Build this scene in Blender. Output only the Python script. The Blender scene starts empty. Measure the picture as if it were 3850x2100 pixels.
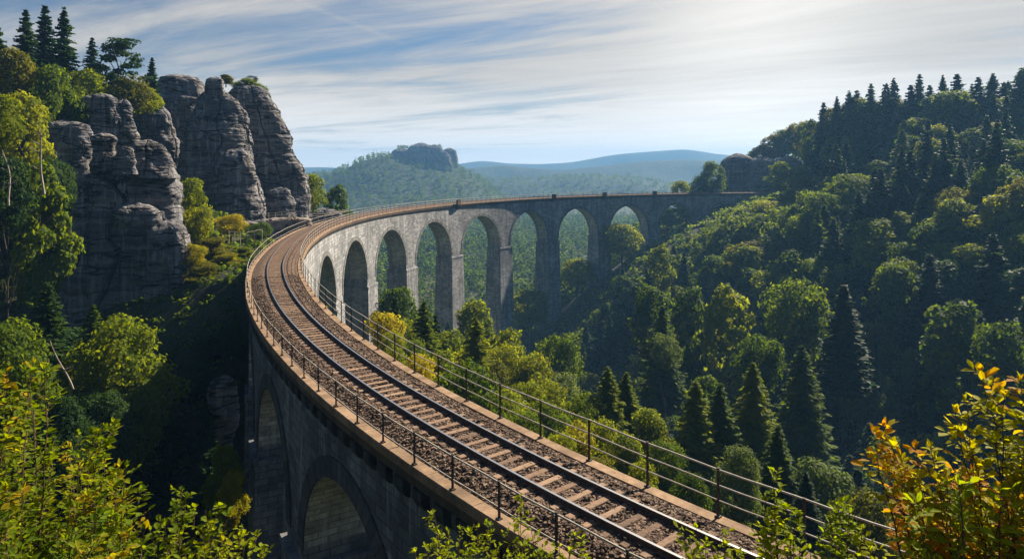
import bpy, math, random
import numpy as np
R = math.radians
rnd = random.Random(7)
rng = np.random.default_rng(11)
scene = bpy.context.scene
COL = scene.collection

# ------------------------------------------------------------------ camera
CAMZ = 10.2
F = 680.0
HOR = 168.0
cam_d = bpy.data.cameras.new('camera')
cam_d.sensor_width = 36.0
cam_d.lens = F / 1024.0 * 36.0
cam_d.shift_y = -(279.0 - HOR) / 1024.0
cam_d.clip_start = 0.05
cam_d.clip_end = 30000.0
cam = bpy.data.objects.new('camera', cam_d)
cam.location = (0.0, 0.0, CAMZ)
cam.rotation_euler = (R(90), 0, 0)
COL.objects.link(cam)
scene.camera = cam

# ------------------------------------------------------------------ light
SUN_AZ, SUN_EL = 42.0, 37.0          # degrees right of the view axis, above the horizon
sd = np.array([math.sin(R(SUN_AZ)) * math.cos(R(SUN_EL)), math.cos(R(SUN_AZ)) * math.cos(R(SUN_EL)), math.sin(R(SUN_EL))])
sun_l = bpy.data.lights.new('sun', 'SUN')
sun_l.energy = 5.0
sun_l.angle = R(0.6)
sun_l.color = (1.0, 0.87, 0.68)
sun = bpy.data.objects.new('sun', sun_l)
from mathutils import Vector
sun.rotation_euler = Vector(tuple(sd)).to_track_quat('Z', 'Y').to_euler()
sun.location = (60, 60, 200)
COL.objects.link(sun)


class NT:
    """small helper round a node tree"""
    def __init__(s, tree):
        s.t = tree
        s.t.nodes.clear()

    def n(s, kind, props=None, **ins):
        nd = s.t.nodes.new(kind)
        for k, v in (props or {}).items():
            setattr(nd, k, v)
        for k, v in ins.items():
            key = int(k[1:]) if k[0] == 'i' and k[1:].isdigit() else k.replace('_', ' ')
            sock = nd.inputs[key]
            if isinstance(v, bpy.types.NodeSocket):
                s.t.links.new(v, sock)
            elif isinstance(v, bpy.types.Node):
                s.t.links.new(v.outputs[0], sock)
            else:
                if isinstance(v, tuple) and len(v) == 3 and sock.type == 'RGBA':
                    v = v + (1.0,)
                sock.default_value = v
        return nd

    def math(s, op, a, b=0.0, c=None):
        kw = dict(i0=a, i1=b)
        if c is not None:
            kw['i2'] = c
        return s.n('ShaderNodeMath', {'operation': op}, **kw)

    def mix(s, fac, a, b, blend='MIX'):
        return s.n('ShaderNodeMix', {'data_type': 'RGBA', 'blend_type': blend}, i0=fac, i6=a, i7=b).outputs[2]

    def ramp(s, fac, stops, interp='LINEAR'):
        nd = s.n('ShaderNodeValToRGB', None, i0=fac)
        cr = nd.color_ramp
        cr.interpolation = interp
        while len(cr.elements) < len(stops):
            cr.elements.new(0.5)
        for e, (p, c) in zip(cr.elements, stops):
            e.position = p
            e.color = (c, c, c, 1) if isinstance(c, (int, float)) else tuple(c) + (1,)
        return nd.outputs[0]

    def noise(s, vec, scale, detail=4.0, rough=0.55, dist=0.0):
        return s.n('ShaderNodeTexNoise', None, Vector=vec, Scale=scale, Detail=detail, Roughness=rough, Distortion=dist)

    def mapping(s, vec, scale=(1, 1, 1), rot=(0, 0, 0), loc=(0, 0, 0)):
        return s.n('ShaderNodeMapping', None, Vector=vec, Scale=scale, Rotation=rot, Location=loc).outputs[0]


# ------------------------------------------------------------------ world
world = bpy.data.worlds.new('World')
scene.world = world
world.use_nodes = True
w = NT(world.node_tree)
sky = w.n('ShaderNodeTexSky', {'sky_type': 'NISHITA', 'sun_disc': False, 'sun_elevation': R(SUN_EL), 'sun_rotation': R(SUN_AZ),
                               'air_density': 1.0, 'dust_density': 0.6, 'ozone_density': 1.6})
tc = w.n('ShaderNodeTexCoord')
dirv = w.n('ShaderNodeVectorMath', {'operation': 'NORMALIZE'}, i0=tc.outputs['Generated'])
sep = w.n('ShaderNodeSeparateXYZ', None, i0=dirv.outputs[0])
zz = w.math('MAXIMUM', sep.outputs[2], 0.0)
den = w.math('ADD', zz, 0.035)
px_ = w.math('DIVIDE', sep.outputs[0], den)
py_ = w.math('DIVIDE', sep.outputs[1], den)
plane = w.n('ShaderNodeCombineXYZ', None, i0=px_, i1=py_, i2=0.0)
# cirrus streaks: noise drawn out along one wind direction of the cloud layer
streak = w.mapping(plane, rot=(0, 0, R(33)), scale=(1, 1, 1))
st1 = w.noise(w.mapping(streak, scale=(0.17, 0.40, 1), loc=(3.1, 0.7, 0)), 1.0, 7.0, 0.6, 1.7)
st2 = w.noise(w.mapping(streak, scale=(0.30, 1.0, 1), loc=(1.0, 4.2, 0)), 1.0, 7.0, 0.62, 2.2)
big = w.noise(w.mapping(plane, scale=(0.22, 0.22, 1), loc=(5.3, 1.1, 0)), 1.0, 3.0, 0.5, 0.3)
cl = w.math('ADD', w.math('MULTIPLY', st1, 1.05), w.math('MULTIPLY', st2, 0.42))
cl = w.math('ADD', cl, w.math('MULTIPLY', big, 0.45))
cl = w.math('SUBTRACT', cl, 0.25)
# veil thickens towards the sun's side of the sky
gl_v = (math.sin(R(20)) * math.cos(R(10.5)), math.cos(R(20)) * math.cos(R(10.5)), math.sin(R(10.5)))
gdot = w.n('ShaderNodeVectorMath', {'operation': 'DOT_PRODUCT'}, i0=dirv.outputs[0], i1=gl_v)
gang = w.math('MAXIMUM', gdot.outputs['Value'], 0.0)
g1 = w.math('POWER', gang, 20.0)
g2 = w.math('POWER', gang, 90.0)
low = w.ramp(zz, [(0.0, 1.0), (0.09, 0.70), (0.19, 0.10), (0.5, 0.0)])
cover = w.math('ADD', cl, w.math('MULTIPLY', g1, 0.30))
cover = w.math('ADD', cover, w.math('MULTIPLY', low, 0.30))
front = w.n('ShaderNodeMapRange', {'interpolation_type': 'SMOOTHSTEP'}, i0=sep.outputs[1], i1=-0.5, i2=0.7, i3=-0.40, i4=0.0)  # unseen sky behind the camera kept clear to cut fill light
cover = w.math('ADD', cover, front.outputs[0])
mask = w.ramp(cover, [(0.56, 0.0), (0.98, 1.0)], 'EASE')
# two thin contrails
def trail(nv, cv, width, along):
    d = w.n('ShaderNodeVectorMath', {'operation': 'DOT_PRODUCT'}, i0=dirv.outputs[0], i1=nv)
    a = w.math('ABSOLUTE', d.outputs['Value'])
    band = w.n('ShaderNodeMapRange', {'interpolation_type': 'SMOOTHSTEP'}, i0=a, i1=0.0, i2=width, i3=1.0, i4=0.0)
    c = w.n('ShaderNodeVectorMath', {'operation': 'DOT_PRODUCT'}, i0=dirv.outputs[0], i1=cv)
    m = w.n('ShaderNodeMapRange', {'interpolation_type': 'SMOOTHSTEP'}, i0=c.outputs['Value'], i1=math.cos(along), i2=math.cos(along * 0.4), i3=0.0, i4=1.0)
    return w.math('MULTIPLY', band, m)
def pxdir(x, y):
    v = np.array([(x - 512) / F, 1.0, (HOR - y) / F])
    return v / np.linalg.norm(v)
def trail_px(p, q, width):
    a, b = pxdir(*p), pxdir(*q)
    n = np.cross(a, b); n /= np.linalg.norm(n)
    c = a + b; c /= np.linalg.norm(c)
    return trail(tuple(n), tuple(c), width, math.acos(min(1, float(a @ b))) * 0.62)
t1 = trail_px((655, 3), (676, 21), 0.0022)
t2 = trail_px((560, 44), (905, -4), 0.0075)
t3 = trail_px((300, 2), (405, 44), 0.006)
t4 = trail_px((350, 88), (450, 70), 0.007)
tr = w.math('ADD', w.math('ADD', w.math('MULTIPLY', t1, 0.6), w.math('MULTIPLY', t2, 0.42)), w.math('ADD', w.math('MULTIPLY', t3, 0.16), w.math('MULTIPLY', t4, 0.14)))
mask = w.math('MINIMUM', w.math('ADD', mask, tr), 1.0)
SKYS = 0.10
bright = w.math('ADD', w.math('MULTIPLY', g1, 0.55), w.math('MULTIPLY', g2, 0.9))
bright = w.math('ADD', bright, 2.4)
bright = w.math('MULTIPLY', bright, w.math('ADD', 0.55, w.math('ADD', w.math('MULTIPLY', st1, 0.5), w.math('MULTIPLY', st2, 0.42))))
hz_ = w.ramp(zz, [(0.0, 1.0), (0.05, 0.6), (0.14, 0.0)])
bright = w.math('ADD', bright, w.math('MULTIPLY', hz_, 3.0))
mask = w.math('MAXIMUM', mask, w.math('MULTIPLY', hz_, 0.9))
ccol = w.n('ShaderNodeVectorMath', {'operation': 'SCALE'}, i0=(1.0, 0.95, 0.88), Scale=bright)
skyc = w.mix(1.0, sky.outputs[0], (0.20, 0.24, 0.29, 1), 'MULTIPLY')
colr = w.mix(mask, skyc, ccol.outputs[0])
bg = w.n('ShaderNodeBackground', None, Color=colr, Strength=SKYS)
wo = w.n('ShaderNodeOutputWorld', None, Surface=bg.outputs[0])

vs = scene.view_settings
vs.view_transform = 'Standard'
vs.look = 'None'
vs.exposure = 1.3
vs.gamma = 1.0
scene.display_settings.display_device = 'sRGB'
cy = scene.cycles
cy.use_denoising = True
cy.max_bounces = 8
cy.diffuse_bounces = 5
cy.glossy_bounces = 2
cy.transmission_bounces = 4
cy.transparent_max_bounces = 4
cy.volume_bounces = 0
cy.caustics_reflective = False
cy.caustics_refractive = False
cy.use_adaptive_sampling = True
cy.adaptive_threshold = 0.015
cy.sample_clamp_indirect = 4.0


# ------------------------------------------------------------------ mesh and object helpers
def tag(o, label=None, cat=None, group=None, kind=None):
    if label: o['label'] = label
    if cat: o['category'] = cat
    if group: o['group'] = group
    if kind: o['kind'] = kind
    return o

def make_mesh(name, V, faces, mats=(), uv=None, attr=None, midx=None, smooth=False):
    """V (n,3); faces = list of index arrays (m,k); uv = (sum of loops, 2); attr = {name: per-face floats}"""
    me = bpy.data.meshes.new(name)
    V = np.asarray(V, dtype=np.float32)
    faces = [np.asarray(f, dtype=np.int32) for f in faces if len(f)]
    loops = np.concatenate([f.ravel() for f in faces])
    tot = np.concatenate([np.full(len(f), f.shape[1], dtype=np.int32) for f in faces])
    start = np.concatenate([[0], np.cumsum(tot)[:-1]]).astype(np.int32)
    me.vertices.add(len(V)); me.vertices.foreach_set('co', V.ravel())
    me.loops.add(len(loops)); me.loops.foreach_set('vertex_index', loops)
    me.polygons.add(len(tot)); me.polygons.foreach_set('loop_start', start)
    if uv is not None:
        l = me.uv_layers.new(name='UVMap')
        l.data.foreach_set('uv', np.asarray(uv, dtype=np.float32).ravel())
    for k, v in (attr or {}).items():
        a = me.attributes.new(k, 'FLOAT', 'FACE')
        a.data.foreach_set('value', np.asarray(v, dtype=np.float32))
    for m in mats:
        me.materials.append(m)
    if midx is not None:
        me.polygons.foreach_set('material_index', np.asarray(midx, dtype=np.int32))
    me.polygons.foreach_set('use_smooth', np.full(len(tot), bool(smooth)))
    me.update(calc_edges=True)
    me.validate()
    return me

def obj(name, me, parent=None, loc=None):
    o = bpy.data.objects.new(name, me)
    COL.objects.link(o)
    if parent is not None: o.parent = parent
    if loc is not None: o.location = loc
    return o

def empty(name, loc=(0, 0, 0), rz=0.0):
    o = bpy.data.objects.new(name, None)
    o.empty_display_size = 0.5
    o.location = loc
    o.rotation_euler = (0, 0, rz)
    COL.objects.link(o)
    return o

class MB:
    """collects quads with uvs for one mesh"""
    def __init__(s):
        s.V = []; s.Q = []; s.UV = []; s.T = []; s.TUV = []; s.n = 0; s.M = []
    def add(s, V, Q, UV=None, mat=0):
        V = np.asarray(V, float); Q = np.asarray(Q, int)
        s.V.append(V); s.Q.append(Q + s.n); s.n += len(V)
        s.UV.append(np.zeros((Q.size, 2)) if UV is None else np.asarray(UV, float).reshape(-1, 2))
        s.M.append(np.full(len(Q), mat))
    def grid(s, P, UVg, flip=False, mat=0):
        """P (a,b,3) grid of points, UVg (a,b,2)"""
        a, b = P.shape[:2]
        i = np.arange(a * b).reshape(a, b)
        q = np.stack([i[:-1, :-1], i[1:, :-1], i[1:, 1:], i[:-1, 1:]], -1).reshape(-1, 4)
        if flip: q = q[:, ::-1]
        s.add(P.reshape(-1, 3), q, UVg.reshape(-1, 2)[q].reshape(-1, 2), mat)
    def box(s, c, size, rz=0.0, top=1.0):
        x, y, z = [d / 2.0 for d in size]
        v = np.array([[-x, -y, -z], [x, -y, -z], [x, y, -z], [-x, y, -z], [-x * top, -y * top, z], [x * top, -y * top, z], [x * top, y * top, z], [-x * top, y * top, z]])
        cr, sr = math.cos(rz), math.sin(rz)
        v = np.stack([v[:, 0] * cr - v[:, 1] * sr, v[:, 0] * sr + v[:, 1] * cr, v[:, 2]], 1) + np.array(c)
        q = np.array([[0, 3, 2, 1], [4, 5, 6, 7], [0, 1, 5, 4], [1, 2, 6, 5], [2, 3, 7, 6], [3, 0, 4, 7]])
        s.add(v, q, np.tile([[0, 0], [1, 0], [1, 1], [0, 1]], (6, 1)) * 0.5)
    def tube(s, pts, rad, k=7, cap=True):
        pts = np.asarray(pts, float); n = len(pts)
        rad = np.broadcast_to(np.asarray(rad, float), (n,))
        t = np.gradient(pts, axis=0); t /= np.linalg.norm(t, axis=1)[:, None] + 1e-9
        ref = np.array([0, 0, 1.0]) if abs(t[0][2]) < 0.9 else np.array([1.0, 0, 0])
        u = np.cross(t, ref); u /= np.linalg.norm(u, axis=1)[:, None] + 1e-9
        v = np.cross(t, u)
        a = np.linspace(0, 2 * math.pi, k, endpoint=False)
        P = pts[:, None] + rad[:, None, None] * (np.cos(a)[None, :, None] * u[:, None] + np.sin(a)[None, :, None] * v[:, None])
        i = np.arange(n * k).reshape(n, k)
        j = np.roll(i, -1, 1)
        q = np.stack([i[:-1], i[1:], j[1:], j[:-1]], -1).reshape(-1, 4)
        s.add(P.reshape(-1, 3), q)
    def mesh(s, name, mats, smooth=False):
        return make_mesh(name, np.concatenate(s.V), [np.concatenate(s.Q)], mats, np.concatenate(s.UV), midx=np.concatenate(s.M), smooth=smooth)
    def build(s, name, mats, parent=None, smooth=False, loc=None):
        if not isinstance(mats, (list, tuple)): mats = [mats]
        return obj(name, s.mesh(name, mats, smooth), parent, loc)

# value noise -------------------------------------------------------------
def _h(i, j, k, seed):
    n = (i * 374761393 + j * 668265263 + k * 2147483647 + seed * 1274126177) & 0xffffffff
    n = ((n ^ (n >> 13)) * 1274126177) & 0xffffffff
    n = n ^ (n >> 16)
    return (n & 0xffff) / 32767.5 - 1.0
def vnoise(P, seed=0):
    P = np.asarray(P, float)
    I = np.floor(P).astype(np.int64); f = P - I
    f = f * f * f * (f * (f * 6 - 15) + 10)
    r = 0
    for a in (0, 1):
        for b in (0, 1):
            for c in (0, 1):
                wgt = (f[..., 0] if a else 1 - f[..., 0]) * (f[..., 1] if b else 1 - f[..., 1]) * (f[..., 2] if c else 1 - f[..., 2])
                r = r + wgt * _h(I[..., 0] + a, I[..., 1] + b, I[..., 2] + c, seed)
    return r
def fbm(P, seed=0, oct=4, gain=0.5):
    P = np.asarray(P, float); r = 0; a = 1.0
    for o in range(oct):
        r = r + a * vnoise(P * (2.03 ** o), seed + o * 17)
        a *= gain
    return r
def sstep(a, b, x):
    t = np.clip((x - a) / (b - a), 0, 1)
    return t * t * (3 - 2 * t)
# ------------------------------------------------------------------ materials
def new_mat(name):
    m = bpy.data.materials.new(name)
    m.use_nodes = True
    return m, NT(m.node_tree)

def finish(t, col, rough=0.9, bump=None, strength=0.4, dist=0.05, spec=0.25, metal=0.0):
    kw = dict(Base_Color=col, Roughness=rough, Metallic=metal)
    b = t.n('ShaderNodeBsdfPrincipled', None, **kw)
    b.inputs['Specular IOR Level'].default_value = spec
    if bump is not None:
        bn = t.n('ShaderNodeBump', None, Strength=strength, Distance=dist, Height=bump)
        t.t.links.new(bn.outputs[0], b.inputs['Normal'])
    t.n('ShaderNodeOutputMaterial', None, Surface=b.outputs[0])

def leaf_mat(name, dark, mid, light, trans=(1.5, 1.6, 0.35), tmix=0.42, hue=0.0, autumn=None, amount=0.0):
    m, t = new_mat(name)
    a = t.n('ShaderNodeAttribute', {'attribute_name': 'shade'})
    oi = t.n('ShaderNodeObjectInfo')
    g = t.n('ShaderNodeNewGeometry')
    nz = t.noise(g.outputs['Position'], 0.45, 2.0)
    f = t.math('ADD', t.math('MULTIPLY', a.outputs['Fac'], 0.55), t.math('MULTIPLY', oi.outputs['Random'], 0.38))
    f = t.math('ADD', f, t.math('MULTIPLY', nz.outputs[0], 0.30))
    c = t.ramp(f, [(0.2, dark), (0.55, mid), (0.95, light)])
    if autumn is not None:
        an = t.noise(g.outputs['Position'], 2.2, 2.0)
        af = t.math('ADD', an.outputs[0], t.math('MULTIPLY', a.outputs['Fac'], 0.35))
        am = t.ramp(af, [(1.0 - amount - 0.16, 0.0), (1.0 - amount, 1.0)])
        c = t.mix(am, c, autumn + (1,))
    d = t.n('ShaderNodeBsdfPrincipled', None, Base_Color=c, Roughness=0.6)
    d.inputs['Specular IOR Level'].default_value = 0.06
    tcol = t.mix(1.0, c, trans + (1,), 'MULTIPLY')
    tr = t.n('ShaderNodeBsdfTranslucent', None, Color=tcol)
    mx = t.n('ShaderNodeMixShader', None, i0=tmix, i1=d.outputs[0], i2=tr.outputs[0])
    t.n('ShaderNodeOutputMaterial', None, Surface=mx.outputs[0])
    return m

M = {}
M['leaf_dark'] = leaf_mat('conifer_and_shade_foliage', (0.008, 0.024, 0.009), (0.022, 0.050, 0.013), (0.050, 0.090, 0.018), tmix=0.38)  # dark conifer green; also carries the shade of left slope and gully trees
M['leaf_mid'] = leaf_mat('broadleaf_foliage', (0.024, 0.050, 0.008), (0.060, 0.105, 0.010), (0.12, 0.165, 0.012), trans=(2.3, 2.0, 0.35), tmix=0.52)
M['leaf_bright'] = leaf_mat('bright_foliage', (0.06, 0.10, 0.008), (0.13, 0.175, 0.010), (0.21, 0.235, 0.014), trans=(2.2, 1.9, 0.3), tmix=0.54)
M['leaf_yellow'] = leaf_mat('yellow_foliage', (0.14, 0.15, 0.008), (0.27, 0.25, 0.010), (0.40, 0.34, 0.012), trans=(1.7, 1.6, 0.3), tmix=0.54)
M['leaf_olive'] = leaf_mat('olive_foliage', (0.045, 0.060, 0.008), (0.10, 0.11, 0.010), (0.17, 0.16, 0.014), trans=(1.9, 1.75, 0.3), tmix=0.5)
M['leaf_grey'] = leaf_mat('pale_foliage', (0.06, 0.095, 0.030), (0.11, 0.15, 0.045), (0.17, 0.205, 0.07), trans=(1.5, 1.5, 0.6), tmix=0.45)
M['shrub_left'] = leaf_mat('golden_green_leaves', (0.06, 0.11, 0.006), (0.145, 0.19, 0.008), (0.28, 0.28, 0.010), trans=(2.1, 1.9, 0.3), tmix=0.5, autumn=(0.32, 0.22, 0.012), amount=0.03)
M['shrub_green'] = leaf_mat('fresh_green_leaves', (0.08, 0.14, 0.006), (0.17, 0.22, 0.010), (0.26, 0.28, 0.012), trans=(2.0, 1.9, 0.3), tmix=0.5)
M['shrub_orange'] = leaf_mat('autumn_leaves', (0.12, 0.16, 0.006), (0.25, 0.26, 0.008), (0.38, 0.33, 0.012), trans=(1.9, 1.75, 0.3), tmix=0.5, autumn=(0.38, 0.17, 0.010), amount=0.13)

def stone_mat(name, base, dark, light, bw=0.9, bh=0.42, streak=0.5, brick=True, warm=0.0):
    m, t = new_mat(name)
    uv = t.n('ShaderNodeUVMap')
    g = t.n('ShaderNodeNewGeometry')
    big = t.noise(g.outputs['Position'], 0.16, 4.0)
    fine = t.noise(g.outputs['Position'], 2.6, 5.0, 0.65)
    c = t.mix(t.ramp(big.outputs[0], [(0.35, 0.0), (0.65, 1.0)]), base + (1,), dark + (1,))
    wob = t.noise(uv.outputs[0], 1.1, 3.0)
    uvw = t.n('ShaderNodeVectorMath', {'operation': 'ADD'}, i0=uv.outputs[0],
              i1=t.n('ShaderNodeVectorMath', {'operation': 'SCALE'}, i0=wob.outputs[1], Scale=0.10).outputs[0])
    h = fine.outputs[0]
    if brick:
        br = t.n('ShaderNodeTexBrick', {'offset': 0.5, 'squash': 1.0}, Vector=uvw.outputs[0], Scale=1.0)
        br.inputs['Brick Width'].default_value = bw
        br.inputs['Row Height'].default_value = bh
        br.inputs['Mortar Size'].default_value = 0.032
        br.inputs['Mortar Smooth'].default_value = 0.3
        br.inputs['Color1'].default_value = (0.55, 0.55, 0.56, 1)
        br.inputs['Color2'].default_value = (1.25, 1.22, 1.18, 1)
        br.inputs['Mortar'].default_value = (0.42, 0.42, 0.43, 1)
        c = t.mix(0.85, c, br.outputs[0], 'MULTIPLY')
        h = t.math('SUBTRACT', t.math('MULTIPLY', fine.outputs[0], 0.6), br.outputs['Fac'])
    mot = t.ramp(fine.outputs[0], [(0.3, 0.55), (0.7, 1.4)])
    c = t.mix(0.7, c, mot, 'MULTIPLY')
    # lime runs that have washed down the masonry
    sv = t.noise(t.mapping(uv.outputs[0], scale=(1.7, 0.10, 1)), 1.0, 4.0, 0.7, 0.2)
    sv2 = t.noise(uv.outputs[0], 0.22, 2.0)
    sm = t.math('MULTIPLY', t.ramp(sv.outputs[0], [(0.56, 0.0), (0.70, 1.0)]), t.ramp(sv2.outputs[0], [(0.42, 0.0), (0.6, 1.0)]))
    c = t.mix(t.math('MULTIPLY', sm, streak), c, light + (1,))
    # dark weather runs
    dv = t.noise(t.mapping(uv.outputs[0], scale=(0.8, 0.07, 1), loc=(7, 3, 0)), 1.0, 4.0, 0.6)
    c = t.mix(t.math('MULTIPLY', t.ramp(dv.outputs[0], [(0.46, 0.0), (0.68, 1.0)]), 0.72), c, tuple(x * 0.42 for x in dark) + (1,))
    finish(t, c, 0.92, h, 0.7, 0.06)
    return m
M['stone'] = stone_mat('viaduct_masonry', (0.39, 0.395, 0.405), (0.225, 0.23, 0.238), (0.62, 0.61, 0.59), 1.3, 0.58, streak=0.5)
M['stone_shaded'] = stone_mat('shaded_weathered_masonry', (0.24, 0.245, 0.26), (0.12, 0.125, 0.14), (0.6, 0.61, 0.63), 1.0, 0.46, streak=0.85)  # weathered stone, darkened in its colour for the unlit near spans
M['vault'] = stone_mat('vault_masonry', (0.52, 0.51, 0.47), (0.36, 0.35, 0.32), (0.66, 0.66, 0.64), 1.1, 0.36, 0.6)
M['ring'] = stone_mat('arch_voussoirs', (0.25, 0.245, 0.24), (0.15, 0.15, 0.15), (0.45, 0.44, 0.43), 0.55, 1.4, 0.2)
M['ring_shaded'] = stone_mat('shaded_voussoirs', (0.12, 0.124, 0.132), (0.07, 0.072, 0.08), (0.34, 0.34, 0.35), 0.55, 1.4, 0.35)  # voussoir colour darkened to stand for the unlit near side
M['coping'] = stone_mat('sandstone_coping', (0.30, 0.20, 0.125), (0.22, 0.145, 0.09), (0.42, 0.33, 0.25), brick=False, streak=0.3)
M['course'] = stone_mat('string_course_stone', (0.125, 0.085, 0.055), (0.08, 0.056, 0.04), (0.2, 0.17, 0.14), brick=False, streak=0.2)
M['corbel'] = stone_mat('corbel_stone', (0.07, 0.065, 0.062), (0.035, 0.034, 0.034), (0.2, 0.2, 0.2), brick=False, streak=0.25)

def rock_mat(name, c1, c2, c3, moss=0.3, warm=(0.30, 0.20, 0.12)):
    m, t = new_mat(name)
    g = t.n('ShaderNodeNewGeometry')
    P = g.outputs['Position']
    warp = t.noise(P, 0.35, 3.0)
    Pw = t.n('ShaderNodeVectorMath', {'operation': 'ADD'}, i0=P, i1=t.n('ShaderNodeVectorMath', {'operation': 'SCALE'}, i0=warp.outputs[1], Scale=0.9).outputs[0]).outputs[0]
    strata = t.noise(t.mapping(Pw, scale=(0.12, 0.12, 1.3)), 1.0, 6.0, 0.62)
    fine = t.noise(t.mapping(P, scale=(1, 1, 2.6)), 1.6, 8.0, 0.68)
    patch = t.noise(P, 0.14, 4.0, 0.6)
    runs = t.noise(t.mapping(P, scale=(1.3, 1.3, 0.07)), 1.0, 5.0, 0.65)
    c = t.ramp(strata.outputs[0], [(0.28, c1), (0.52, c2), (0.75, c3)])
    c = t.mix(t.math('MULTIPLY', t.ramp(patch.outputs[0], [(0.45, 0.0), (0.68, 1.0)]), 0.55), c, warm + (1,))
    c = t.mix(0.8, c, t.ramp(fine.outputs[0], [(0.28, 0.42), (0.5, 1.0), (0.74, 1.55)]), 'MULTIPLY')
    c = t.mix(t.math('MULTIPLY', t.ramp(runs.outputs[0], [(0.53, 0.0), (0.64, 1.0)]), 0.7), c, (0.36, 0.355, 0.37, 1))
    c = t.mix(t.math('MULTIPLY', t.ramp(runs.outputs[0], [(0.28, 1.0), (0.42, 0.0)]), 0.6), c, tuple(x * 0.45 for x in c1) + (1,))
    # thin open joints: level beds and upright cracks
    jl = t.noise(t.mapping(Pw, scale=(0.05, 0.05, 0.36)), 1.0, 3.0, 0.6)
    jv = t.noise(t.mapping(P, scale=(0.42, 0.42, 0.035), loc=(3, 8, 1)), 1.0, 2.5, 0.55)
    def line(nd, lv, wd):
        a_ = t.math('ABSOLUTE', t.math('SUBTRACT', nd.outputs[0], lv))
        return t.n('ShaderNodeMapRange', {'interpolation_type': 'SMOOTHSTEP'}, i0=a_, i1=wd * 0.3, i2=wd, i3=1.0, i4=0.0).outputs[0]
    jn = t.math('MAXIMUM', t.math('MAXIMUM', line(jl, 0.46, 0.016), line(jl, 0.56, 0.012)), t.math('MULTIPLY', line(jv, 0.47, 0.010), 0.85))
    c = t.mix(t.math('MULTIPLY', jn, 0.85), c, (0.012, 0.012, 0.014, 1))
    nz = t.n('ShaderNodeSeparateXYZ', None, i0=g.outputs['Normal'])
    mm = t.math('ADD', nz.outputs[2], t.math('MULTIPLY', patch.outputs[0], 0.8))
    c = t.mix(t.math('MULTIPLY', t.ramp(mm, [(1.0, 0.0), (1.28, 1.0)]), moss), c, (0.10, 0.085, 0.03, 1))
    h = t.math('ADD', t.math('MULTIPLY', strata.outputs[0], 0.55), t.math('MULTIPLY', fine.outputs[0], 0.8))
    h = t.math('SUBTRACT', h, t.math('MULTIPLY', jn, 1.2))
    finish(t, c, 0.95, h, 1.0, 0.26, 0.15)
    return m
M['rock'] = rock_mat('sandstone_rock', (0.055, 0.056, 0.066), (0.135, 0.133, 0.143), (0.31, 0.295, 0.285), warm=(0.20, 0.165, 0.13))
M['rock_pale'] = rock_mat('pale_rock', (0.20, 0.18, 0.17), (0.33, 0.30, 0.28), (0.5, 0.46, 0.42), 0.2)
M['rock_far'] = rock_mat('far_rock', (0.035, 0.035, 0.042), (0.06, 0.06, 0.066), (0.11, 0.10, 0.095))

m, t = new_mat('forest_floor')
g = t.n('ShaderNodeNewGeometry')
n1 = t.noise(g.outputs['Position'], 0.25, 5.0)
n2 = t.noise(g.outputs['Position'], 3.0, 5.0, 0.7)
c = t.ramp(n1.outputs[0], [(0.32, (0.020, 0.024, 0.010)), (0.5, (0.036, 0.042, 0.014)), (0.68, (0.065, 0.055, 0.024))])
c = t.mix(0.7, c, t.ramp(n2.outputs[0], [(0.3, 0.5), (0.7, 1.5)]), 'MULTIPLY')
finish(t, c, 0.95, n2.outputs[0], 0.8, 0.2)
M['ground'] = m

m, t = new_mat('wooded_hillside')
g = t.n('ShaderNodeNewGeometry')
n1 = t.noise(g.outputs['Position'], 0.012, 5.0)
n2 = t.noise(g.outputs['Position'], 0.09, 4.0, 0.7)
c = t.ramp(n1.outputs[0], [(0.32, (0.016, 0.030, 0.012)), (0.6, (0.03, 0.046, 0.016)), (0.7, (0.05, 0.055, 0.02))])
c = t.mix(0.8, c, t.ramp(n2.outputs[0], [(0.3, 0.4), (0.7, 1.6)]), 'MULTIPLY')
finish(t, c, 0.95, n2.outputs[0], 1.0, 6.0)
M['hills'] = m

m, t = new_mat('ballast')
g = t.n('ShaderNodeNewGeometry')
vo = t.n('ShaderNodeTexVoronoi', {'feature': 'F1'}, Vector=g.outputs['Position'], Scale=13.0)
vo.inputs['Randomness'].default_value = 1.0
n1 = t.noise(g.outputs['Position'], 0.5, 3.0)
sepc = t.n('ShaderNodeSeparateXYZ', None, i0=vo.outputs['Color'])
c = t.ramp(sepc.outputs[0], [(0.0, (0.055, 0.036, 0.025)), (0.5, (0.125, 0.082, 0.057)), (1.0, (0.26, 0.185, 0.135))])
c = t.mix(t.math('MULTIPLY', n1.outputs[0], 0.6), c, (0.13, 0.075, 0.045, 1))
h = t.math('SUBTRACT', 1.0, vo.outputs['Distance'])
finish(t, c, 0.95, h, 1.0, 0.09)
M['ballast'] = m
m, t = new_mat('ballast_stones')
a = t.n('ShaderNodeAttribute', {'attribute_name': 'shade'})
c = t.ramp(a.outputs['Fac'], [(0.0, (0.05, 0.032, 0.022)), (0.6, (0.125, 0.083, 0.058)), (1.0, (0.26, 0.19, 0.14))])
finish(t, c, 0.95)
M['stones'] = m

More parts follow.
